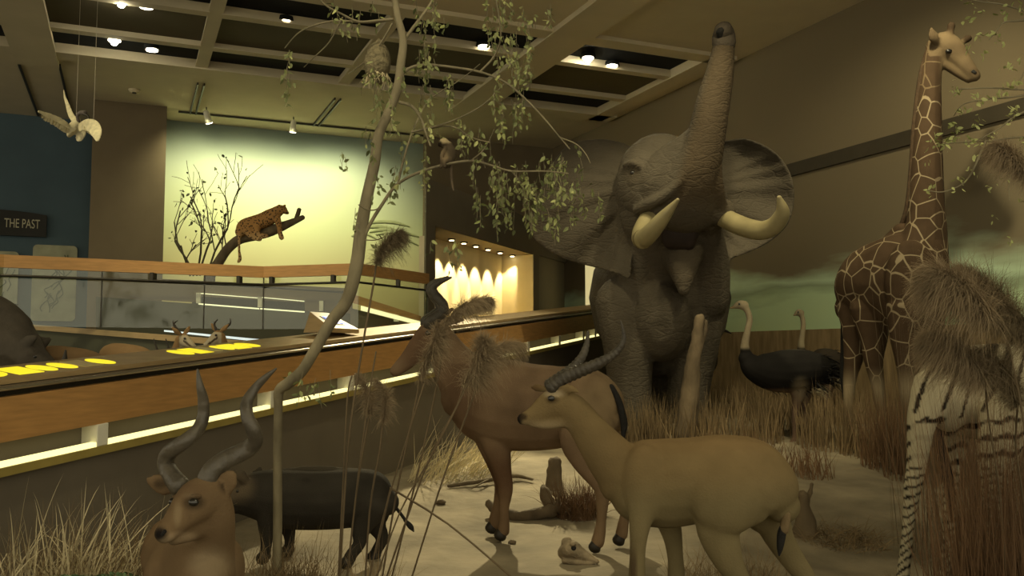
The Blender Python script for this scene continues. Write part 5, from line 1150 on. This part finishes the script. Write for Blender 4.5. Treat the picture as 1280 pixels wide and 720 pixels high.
for k, (pts, lb) in enumerate((([(422, 735, 0), (428, 620, 0), (434, 500, 0), (440, 470, 0)], 'leftmost bare reed stem in front of the hog'), ([(432, 740, 0), (447, 600, 0), (462, 490, 0), (470, 440, 0)], 'bare reed stem curving right in front of the hog rump'),
                       ([(465, 740, 0), (500, 640, 0), (545, 560, 0), (590, 470, 0)], 'bare reed stem leaning far right across the antelope chest'), ([(458, 740, 0), (478, 650, 0), (505, 560, 0), (530, 480, 0)], 'bare reed stem leaning right behind the hog tail'))):
    t = thing('reed_stem', P(*pts[0][:2], 4.0), lb, 'reed', 'bare reed stems'); b = bmesh.new()
    loft(b, [(P(q[0], q[1], 4.0), .0035, .0035) for q in pts], None, 4, 6); obj('stalk', b, brn, t, True)
t = thing('bent_reed', P(478, 700, 4.2), 'broken reed stem bent over to the lower right on the sand', 'reed'); b = bmesh.new()
loft(b, [(P(470, 690, 4.2), .005, .005), (P(488, 612, 4.2), .005, .005)], None, 2, 6); loft(b, [(P(488, 610, 4.2), .005, .005), (P(560, 655, 4.1), .0045, .0045), (P(640, 722, 4.0), .004, .004)], None, 3, 6); obj('stalk', b, brn, t, True)
# big plumes at right
reed('huge tan reed plume hanging over the zebra back', [(1290, 760, .1), (1290, 600, .1), (1260, 430, .1)], [(1240, 400, 0), (1215, 370, 0), (1190, 350, 0), (1168, 340, 0)], 3.6, 46, 3600)
reed('broad brown plume drooping right at the picture edge above the zebra', [(1320, 760, .1), (1330, 600, .1), (1310, 470, .1)], [(1296, 430, 0), (1268, 395, 0), (1236, 362, 0), (1205, 338, 0)], 3.7, 44, 3600, plm2)
reed('brown plume hanging low over the zebra rump', [(1260, 760, .2), (1250, 620, .2), (1235, 520, .2)], [(1232, 480, 0), (1216, 455, 0), (1192, 430, 0), (1165, 418, 0)], 3.8, 42, 3200)
reed('olive-brown plume against the zebra flank', [(1280, 770, .2), (1280, 640, .2), (1270, 560, .2)], [(1272, 510, 0), (1262, 480, 0), (1245, 455, 0), (1225, 440, 0)], 3.8, 34, 2200, plm2)
reed('dark plume at the right edge beside the leafy branch', [(1300, 760, 0), (1310, 500, 0), (1300, 300, 0)], [(1292, 230, 0), (1275, 205, 0), (1258, 188, 0), (1242, 182, 0)], 3.7, 26, 1800)

# ---------------------------------------------------------------- trees
leafm = mat('green_leaf', (.13, .16, .06), .6, .35, 3, spec=.25, col2=(.30, .32, .14))
leafp = mat('pale_leaf', (.24, .28, .09), .6, .3, 3, spec=.3, col2=(.46, .48, .2))
barkp = mat('grey_bark', (.20, .172, .108), .85, .35, 9, .6, 25, stretch=(1, 1, .35))
def leafmesh(name, centres, L, m, parent, down=.8):
    n = len(centres); c = np.array(centres); dr = np.random.normal(size=(n, 3)) * .55; dr[:, 2] -= down; dr = unit(dr)
    sd = unit(np.cross(dr, np.random.normal(size=(n, 3)))); up = np.cross(dr, sd)
    l = (L * np.random.uniform(.6, 1.3, n))[:, None]; w = l * .24
    p = [c, c + dr * l * .3 + sd * w + up * w * .25, c + dr * l * .65 + sd * w * .8 + up * w * .2, c + dr * l, c + dr * l * .65 - sd * w * .8 + up * w * .2, c + dr * l * .3 - sd * w + up * w * .25]
    v = np.stack(p, 1).reshape(-1, 3); i = (np.arange(n) * 6)[:, None]
    f = np.concatenate([i + np.array([[0, 1, 2, 3]]), i + np.array([[0, 3, 4, 5]])])
    return obj(name, np_mesh(name, v, f), m, parent)
def twig(b, pts, d, r0, r1, nseg=6):
    n = len(pts); loft(b, [(P(q[0], q[1], d + (q[2] if len(q) > 2 else 0)), r0 + (r1 - r0) * i / (n - 1), r0 + (r1 - r0) * i / (n - 1)) for i, q in enumerate(pts)], None, 4, nseg)
T1 = 5.35
tree = thing('slender_tree', G(348, T1 + .35), 'slender grey-barked tree with weeping leafy twigs left of the elephant', 'tree')
b = bmesh.new(); dt = T1
pp = [(346, 716, .3, 6.2), (347, 660, .3, 6), (347, 600, .28, 5.8), (347, 550, .22, 5.6), (348, 510, .16, 5.6), (349, 488, .12, 6.5), (362, 478, .08, 7.5), (378, 463, .04, 7), (392, 440, 0, 7), (414, 402, 0, 7.5), (434, 375, 0, 8), (446, 330, 0, 8.5), (451, 290, 0, 8), (458, 250, 0, 7.5), (468, 205, 0, 7), (473, 170, 0, 6.5), (486, 140, 0, 6.2), (497, 110, 0, 6), (501, 80, 0, 5.5), (504, 50, 0, 5), (497, 20, 0, 4.4), (492, -15, 0, 4)]
loft(b, [(P(x, y, dt + dd), r * dt / FPX, r * dt / FPX) for x, y, dd, r in pp], None, 4, 14); obj('trunk', b, barkp, tree, True)
branches = [
    ([(504, 52), (520, 30), (538, 5), (550, -20)], .012, .006), ([(490, 24), (470, 26), (448, 27), (428, 18), (405, 5), (390, -15)], .010, .004),
    ([(490, 24), (460, 28), (420, 26), (392, 32), (372, 42), (356, 60)], .009, .003), ([(503, 92), (515, 84), (535, 81), (565, 84), (600, 90), (630, 102), (655, 122), (680, 148), (700, 172), (712, 186)], .010, .004),
    ([(500, 128), (515, 133), (526, 148), (532, 165), (538, 182)], .011, .006), ([(447, 318), (460, 285), (478, 255), (495, 232), (520, 217), (555, 206), (590, 201), (615, 207), (640, 214), (680, 214), (710, 217)], .012, .004),
    ([(497, 232), (503, 205), (512, 175), (522, 150), (532, 130), (540, 118)], .008, .004), ([(532, 128), (550, 115), (575, 100), (600, 80)], .005, .002),
    ([(515, 165), (545, 158), (575, 147), (605, 130), (630, 105)], .007, .003), ([(540, 160), (565, 158), (590, 172), (612, 178)], .006, .003), ([(590, 200), (604, 188), (612, 175), (618, 160)], .005, .002),
    ([(428, 22), (412, 52), (392, 72), (380, 84)], .005, .002), ([(490, 30), (475, 55), (455, 78), (436, 92)], .006, .003), ([(600, 90), (618, 70), (626, 45), (622, 10), (615, -20)], .007, .004),
    ([(478, 255), (470, 262), (458, 262), (448, 256)], .005, .003), ([(700, 172), (720, 180), (732, 192), (738, 204)], .005, .002), ([(640, 214), (655, 235), (662, 260)], .005, .002), ([(452, 300), (470, 300), (480, 296)], .004, .002)]
for pts, r0, r1 in branches:
    b = bmesh.new(); sgn = random.choice((-1, 1)); q = [(p_[0], p_[1], sgn * .22 * (i / len(pts)) ** 1.2) for i, p_ in enumerate(pts)]; twig(b, q, dt, r0, r1, 7); obj('branch', b, barkp, tree, True)
# hanging leafy strands: (px, py top, length px, leaves, side spread)
strands = []
def cluster(x, y, rx, ry, n, ln=(12, 42), dd=.3):
    n = max(2, int(n * (.62 if y > 140 else .8)))
    for _ in range(n):
        strands.append((x + random.uniform(-rx, rx), y + random.uniform(-ry, ry), random.uniform(*ln), random.uniform(-dd, dd)))
for a in ((445, 12, 32, 14, 12), (535, 12, 20, 16, 12), (535, 55, 10, 20, 7), (640, 18, 34, 22, 26), (640, 55, 26, 20, 18), (655, 85, 12, 12, 7), (684, 12, 6, 8, 3), (470, 85, 34, 14, 16), (525, 75, 12, 14, 8), (545, 105, 22, 14, 9), (570, 95, 10, 10, 4),
          (363, 62, 6, 5, 2), (360, 90, 5, 6, 4), (480, 130, 16, 12, 6), (462, 170, 14, 12, 5), (500, 160, 22, 14, 7), (520, 185, 20, 14, 8), (560, 150, 26, 14, 12), (600, 160, 30, 22, 24), (600, 205, 26, 18, 16), (645, 215, 30, 22, 26),
          (675, 215, 30, 26, 36), (700, 215, 26, 22, 26), (640, 255, 30, 18, 22), (680, 255, 24, 18, 20), (610, 250, 22, 16, 14), (700, 262, 18, 12, 10), (650, 120, 14, 16, 9), (655, 140, 14, 8, 5), (715, 190, 14, 12, 6), (722, 250, 8, 8, 3),
          (510, 215, 24, 12, 9), (470, 215, 12, 10, 4), (447, 255, 6, 5, 3), (478, 298, 8, 6, 3), (550, 305, 10, 5, 3), (570, 300, 5, 4, 2), (430, 195, 5, 6, 2), (380, 475, 25, 14, 8), (400, 470, 16, 8, 4), (625, 120, 14, 10, 6), (740, 235, 12, 10, 5)):
    cluster(*a)
b = bmesh.new(); lc = []
for (x, y, L_, dd) in strands:
    k = 4; pts = []; ox = random.uniform(-.25, .25)
    for i in range(k): pts.append((x + ox * L_ * i / k + random.uniform(-1, 1), y + L_ * i / (k - 1), dd))
    V = [P(q[0], q[1], dt + q[2]) for q in pts]
    loft(b, [(q, .0014, .0014) for q in V], None, 1, 4, cap=False)
    nl = max(4, int(L_ / 4.2))
    for j in range(nl):
        t = random.random() * (k - 1); i = min(int(t), k - 2); q = V[i].lerp(V[i + 1], t - i)
        lc.append((q.x + random.gauss(0, .008), q.y + random.gauss(0, .008), q.z))
tag(obj('hanging_twigs', b, barkp, tree), kind='stuff')
h = len(lc)
random.shuffle(lc)
leafmesh('foliage', lc[:int(h * .72)], .040, leafm, tree); o = leafmesh('foliage', lc[int(h * .72):], .040, leafp, tree); o['label'] = 'paler green leaves'
# woven nest in the tree
t = thing('hanging_nest', P(472, 104, dt + .15), 'pale woven nest hanging in the upper slender tree', 'nest')
b = bmesh.new(); loft(b, [(P(474, 52, dt + .1), .02, .02), (P(473, 62, dt + .1), .062, .06), (P(472, 78, dt + .1), .082, .08), (P(472, 92, dt + .1), .07, .07), (P(474, 100, dt + .1), .03, .03)], None, 5, 18)
obj('nest_shell', b, mat('woven_nest', (.20, .17, .10), .95, .35, 30, 1.0, 60), t, True)
n = 90; a = np.random.rand(n) * 2 * PI; c0 = P(472, 92, dt + .1); base = np.array([tuple(c0 + RIGHT * .06 * math.cos(x) + FWD * .06 * math.sin(x)) for x in a])
v, f = ribbons(base, unit(np.random.normal(size=(n, 3)) * .4 + np.array([0, 0, -1])), np.random.uniform(.05, .13, n), np.full(n, .006), np.zeros(n), 4); obj('loose_straw', np_mesh('s', v, f), pale, t)

# right-hand branch with pale leaves
T2 = 4.4
rb = thing('leafy_branch', P(1300, 60, T2), 'thin branch with pale green leaves reaching in from the upper right before the giraffe', 'branch')
rbs = [[(1300, 20), (1275, 12), (1250, 5), (1225, 2), (1205, -3)], [(1300, 22), (1275, 26), (1255, 28), (1246, 38), (1236, 50)], [(1310, 110), (1285, 118), (1260, 122), (1235, 124), (1205, 130), (1192, 145)], [(1310, 108), (1280, 112), (1240, 110), (1208, 111), (1195, 112)],
       [(1310, 135), (1280, 140), (1262, 150), (1250, 160), (1222, 175)], [(1310, 170), (1270, 172), (1235, 176), (1200, 178), (1180, 180)], [(1232, 176), (1222, 200), (1212, 220), (1200, 232), (1178, 240), (1160, 238)], [(1300, 22), (1290, 60), (1280, 90), (1270, 112)], [(1275, 200), (1262, 225), (1262, 250)]]
b = bmesh.new(); lc = []
for pts in rbs:
    bb2 = bmesh.new(); q = [(p_[0], p_[1], random.uniform(-.04, .04)) for p_ in pts]; twig(bb2, q, T2, .006, .0022, 6); obj('twig', bb2, barkp, rb, True)
for (x, y, n) in ((1222, 12, 5), (1212, 1, 4), (1251, 18, 8), (1240, 40, 6), (1227, 46, 4), (1248, 52, 6), (1230, 66, 4), (1209, 57, 5), (1209, 27, 5), (1262, 82, 7), (1275, 72, 4), (1195, 112, 9), (1258, 110, 9), (1270, 105, 6), (1222, 126, 10), (1242, 120, 6), (1202, 141, 7), (1194, 156, 11), (1221, 152, 8),
                (1170, 178, 13), (1182, 182, 8), (1195, 172, 8), (1212, 176, 9), (1228, 182, 9), (1240, 172, 6), (1226, 195, 5), (1270, 137, 8), (1265, 148, 5), (1215, 217, 5), (1200, 228, 7), (1162, 238, 6), (1162, 205, 3), (1240, 232, 6), (1262, 222, 3), (1277, 248, 3), (1275, 8, 6), (1264, 300, 4), (1240, 270, 3), (1190, 240, 2), (1285, 175, 12)):
    for _ in range(int(n * 1.3)): q = P(x + random.gauss(0, 4), y + random.gauss(0, 3.5), T2 + random.gauss(0, .02)); lc.append(tuple(q))
leafmesh('foliage', lc, .030, leafp, rb, .15)
# small sapling twigs at right centre
# ---------------------------------------------------------------- bare shrub in the leopard display
sh = thing('bare_shrub', P(240, 345, 19.0) - UP * 1, 'spindly bare shrub left of the leopard against the mural', 'shrub')
lines = []
def grow(x, y, a, L_, r, depth, dz):
    pts = [(x, y)]
    for i in range(4):
        a += random.uniform(-.18, .18); x += math.cos(a) * L_ / 4; y -= math.sin(a) * L_ / 4; pts.append((x, y))
    lines.append((pts, r, dz))
    if depth == 0: return
    for k in range(random.choice((2, 2, 3))):
        j = random.choice((2, 3, 4)); s = pts[j]
        grow(s[0], s[1], a + random.uniform(-.75, .75), L_ * random.uniform(.55, .85), r * .62, depth - 1, dz + random.uniform(-.2, .2))
random.seed(23)
for (x, a, L_) in ((242, 1.75, 50), (246, 1.35, 58), (256, 1.15, 66), (238, 1.9, 40), (262, .95, 52), (250, 1.5, 45)): grow(x, 345, a, L_, .022, 3, 0)
b = bmesh.new(); lv = []
sb2 = mat('thin_bark', (.07, .06, .035), .9, .2, 10)
for pts, r, dz in lines:
    if min(y for x, y in pts) < 188 or max(x for x, y in pts) > 345 or min(x for x, y in pts) < 211: continue
    loft(b, [(P(x, y, 19.0 + dz), r, r) for x, y in pts], None, 1, 5, cap=False)
    if r < .009:
        for _ in range(2):
            if random.random() < .5: q = P(pts[-1][0] + random.gauss(0, 3), max(190, pts[-1][1]) + random.gauss(0, 3), 19 + dz); lv.append(tuple(q))
o = obj('branches', b, sb2, sh)
leafmesh('leaves', lv, .10, mat('dull_leaf', (.05, .055, .025), .8, .3, 5), sh, .1)
# painted acacia at the right of the mural: a flat crown painted on the wall
def paintspot(name, pts, m, parent=None):
    pass
ac = mat('painted_green', (.36, .40, .22), .95, .15, 4)
am = thing('painted_acacia', Vector((6.0, 21.69, 3.2)), 'faint flat-topped acacia painted on the mural behind the drooping plume', 'painting')
def wm_(px, py, Y=21.675):
    k = (px - 640) / FPX; d = Y / (cs - k * sn); return P(px, py, d)
for k, (x0, x1, y0, th) in enumerate(((445, 500, 283, 2.2), (455, 512, 277, 2.0), (470, 524, 290, 2.0), (440, 470, 292, 1.5), (490, 522, 300, 1.2), (462, 505, 287, 2.2))):
    b = bmesh.new(); loft(b, [(wm_(x0, y0 + 3), .02, .01), (wm_((x0 * 2 + x1) / 3, y0), th * .02, .012), (wm_((x0 + 2 * x1) / 3, y0 + 1), th * .02, .012), (wm_(x1, y0 + 6), .015, .01)], Vector((0, 1, 0)), 4, 8); obj('painted_crown', b, ac, am, True)
b = bmesh.new(); loft(b, [(wm_(474, 335), .04, .01), (wm_(476, 310), .03, .01), (wm_(484, 288), .02, .01)], Vector((0, 1, 0)), 4, 8); obj('painted_trunk', b, ac, am, True)

# ---------------------------------------------------------------- dead wood, skull
wood = mat('weathered_wood', (.13, .098, .06), .9, .35, 6, .8, 22, stretch=(1, 1, .5))
t = thing('upright_stump', G(868, 11.0), 'tall broken pale stump standing before the elephant legs', 'stump')
b = bmesh.new(); loft(b, [(P(857, 545, 11.0), .13, .12), (P(860, 515, 11), .12, .11), (P(864, 480, 11), .11, .1), (P(866, 455, 11), .09, .09), (P(872, 425, 11), .075, .075), (P(874, 398, 11), .06, .06)], None, 4, 14); obj('trunk', rough(b, .02), wood, t, True)
b = bmesh.new(); loft(b, [(P(872, 440, 11.05), .05, .05), (P(880, 412, 11.05), .035, .035), (P(882, 402, 11.05), .02, .02)], None, 3, 10); obj('splinter', rough(b, .02), wood, t, True)
t = thing('driftwood_log', G(660, 7.6), 'weathered log lying behind the long-faced antelope forelegs', 'log')
b = bmesh.new(); loft(b, [(G(611, 7.55, .1), .035, .035), (G(625, 7.5, .05), .04, .04), (G(650, 7.4, .03), .045, .045), (G(675, 7.4, .05), .05, .05), (G(695, 7.45, .08), .06, .06)], UP, 4, 12); obj('log', rough(b, .02), wood, t, True)
b = bmesh.new(); loft(b, [(G(690, 7.45, .08), .05, .04), (G(682, 7.5, .16), .05, .04), (G(678, 7.55, .22), .02, .02)], None, 3, 10); loft(b, [(G(692, 7.42, .08), .03, .03), (G(697, 7.4, .16), .02, .02), (G(700, 7.4, .22), .008, .008)], None, 3, 8); obj('knot', rough(b, .02), wood, t, True)
t = thing('thin_branch', G(620, 8.9), 'thin dark fallen branch on the pale sand left of the long-faced antelope legs', 'branch')
b = bmesh.new(); loft(b, [(G(562, 8.5, .02), .016, .016), (G(590, 8.6, .04), .02, .02), (G(620, 8.8, .05), .02, .02), (G(645, 9.0, .04), .02, .02), (G(665, 8.9, .03), .012, .012)], UP, 4, 8); obj('stick', b, bark, t, True)
b = bmesh.new(); loft(b, [(G(612, 8.75, .05), .012, .012), (G(600, 8.5, .05), .008, .008), (G(590, 8.4, .02), .004, .004)], UP, 3, 6); obj('side_twig', b, bark, t, True)
t = thing('short_stump', G(692, 8.6), 'short brown stump under the long-faced antelope belly', 'stump')
b = bmesh.new(); loft(b, [(G(692, 8.6, -.02), .09, .09), (G(692, 8.6, .1), .08, .08), (G(693, 8.6, .24), .07, .07)], None, 4, 12); obj('trunk', rough(b, .02), wood, t, True)
t = thing('root_stump', G(1000, 6.7), 'dark broken root stump on the sand just right of the nearest antelope rump', 'stump')
b = bmesh.new(); loft(b, [(G(999, 6.7, -.02), .1, .08), (G(1001, 6.7, .12), .07, .06), (G(998, 6.7, .3), .04, .04)], None, 4, 12); loft(b, [(G(1000, 6.7, .15), .03, .03), (G(1006, 6.7, .28), .02, .02), (G(1009, 6.7, .38), .008, .008)], None, 3, 8); obj('root', rough(b, .02), brn, t, True)
# skull
sk = Beast('animal_skull', 722, 6.0, 'weathered bare animal skull on the sand by the long-faced antelope hind hooves', 'skull')
sk.add([(706, 690, .05, 9, 10), (714, 686, .0, 11, 12), (726, 692, -.03, 8, 8), (738, 698, -.06, 5, 5.5), (746, 702, -.08, 3, 4)])
sk.add([(708, 684, .02, 5, 6), (707, 677, .02, 5.5, 5), (711, 674, 0, 3, 3)]); sk.add([(706, 700, 0, 4, 5), (720, 703, -.04, 3.4, 4), (740, 704, -.08, 2.4, 3)]); sk.ball(716, 680, -.06, 4, 3, 3)
sk.body(mat('old_bone', (.24, .19, .12), .85, .35, 10, .6, 40), .0055, 2)
sk.partball('eye_socket', 717, 685, -.058, 3.2, F['black'])
for k, (px, d, r) in enumerate(((552, 7.9, .03), (640, 6.6, .02), (1075, 6.6, .03))):
    b = bmesh.new(); ellipsoid(b, G(px, d, r * .5), (RIGHT * r * 1.5, FWD * r, UP * r * .8), 10, 8)
    for v_ in b.verts: v_.co += Vector((random.gauss(0, .003), random.gauss(0, .003), random.gauss(0, .003)))
    tag(obj('stone', b, wood, None, True), ['small stone on the pale sand near the ramp wall', 'tiny stone beside the long-faced antelope front hoof', 'small stone on the sand right of the fallen grass mat'][k], 'stone', 'small stones on the sand')
# fern at lower left
fr = thing('fern', G(60, 4.2), 'green fern fronds low at the bottom left corner', 'fern')
fm = mat('fern_green', (.13, .20, .10), .7, .3, 6)
for k in range(7):
    a0 = random.uniform(-.5, .5); d0 = 3.9; x0 = 50 + k * 9; L0 = random.uniform(.25, .4)
    s = RIGHT * math.cos(a0) * random.choice((-1, 1, 1)) + FWD * math.sin(a0); o0 = P(x0, 735, d0); pts = [o0 + s * L0 * t + UP * (.22 * t - .25 * t * t) for t in [i / 12 for i in range(13)]]
    base = []; dr = []
    for i, q in enumerate(pts[1:]):
        side = s.cross(UP)
        for sg in (-1, 1): base.append(tuple(q)); dr.append(tuple((side * sg + s * .5).normalized()))
    nL = len(base); v, f = ribbons(np.array(base), np.array(dr), np.array([.075 * (1 - .75 * (i // 2) / 12) for i in range(nL)]), np.full(nL, .018), np.full(nL, .25), 4)
    obj('frond', np_mesh('frond', v, f), fm, fr)
# ================================================================ LIGHT
W_ = bpy.data.worlds.new('world'); sc.world = W_; W_.use_nodes = True
W_.node_tree.nodes['Background'].inputs[0].default_value = (1, .90, .64, 1); W_.node_tree.nodes['Background'].inputs[1].default_value = .52  # even warm fill added all round, entering by the open sides
sc.view_settings.exposure = 1.2
WARM = (1, .87, .52)
# mural wash: spots for the two track lights, with more added along the track
for px in (250, 300, 350, 400, 440):
    q = atceil(px, 146 + (px - 258) * .1) - UP * .35; q.y = 19.9
    spot(q, Vector((q.x, 21.7, 4.1)), 78, 120, .8, (1, .93, .55), .1)
# spots at the visible ceiling lamps, plus unseen fill spots added for the animals
spot(cf(-4.4, 6.3, H - .1), P(250, 430, 9.4), 180, 26, .8, WARM)  # unseen fill spot added to light the gazelles from the front
spot(cf(-6.5, 6.3, H - .1), P(80, 440, 9.2), 50, 30, .8, WARM)  # unseen fill spot added for the rhinoceros and grazing backs
spot(atceil(143, 50) - UP * .1, P(200, 420, 12), 90, 50, .8, WARM)
spot(cf(-7.5, 5.5, H - .1), P(95, 158, 9), 260, 22, .8, WARM)  # unseen side fill added for the hanging bird
spot(atceil(605, 58) - UP * .1, G(560, 8.2), 2600, 26, .7, WARM)
spot(atceil(735, 72) - UP * .1, G(620, 9), 300, 60, .8, WARM)
for x, d, tx, td, e, sz in ((-1.5, 2.5, .8, 6.5, 170, 55), (2.2, 8.6, 2.0, 11.6, 240, 60), (-.2, 8.6, 1.5, 11.4, 160, 50), (1.9, 2.6, .8, 3.6, 85, 60),
                            (-1.5, 3.2, -1.75, 4.5, 110, 34), (3.5, 7.0, 4.3, 10.5, 130, 70), (4.0, 8.5, 5.8, 14.0, 320, 80), (0.2, 7.5, .3, 8.5, 90, 60)):
    spot(cf(x, d, H - .1), cf(tx, td, 1.2), e, sz, .8, WARM, .12)  # all unseen, added at ceiling height for animals, grass and right wall
# unseen fill spots added to brighten the gallery rail

spot(cf(-3.5, 9.0, H - .1), cf(-3.0, 13.5, 2.5), 260, 70, .8, WARM, .12)
spot(cf(-6.5, 9.0, H - .1), cf(-7.0, 13.5, 2.5), 200, 80, .8, WARM, .12)
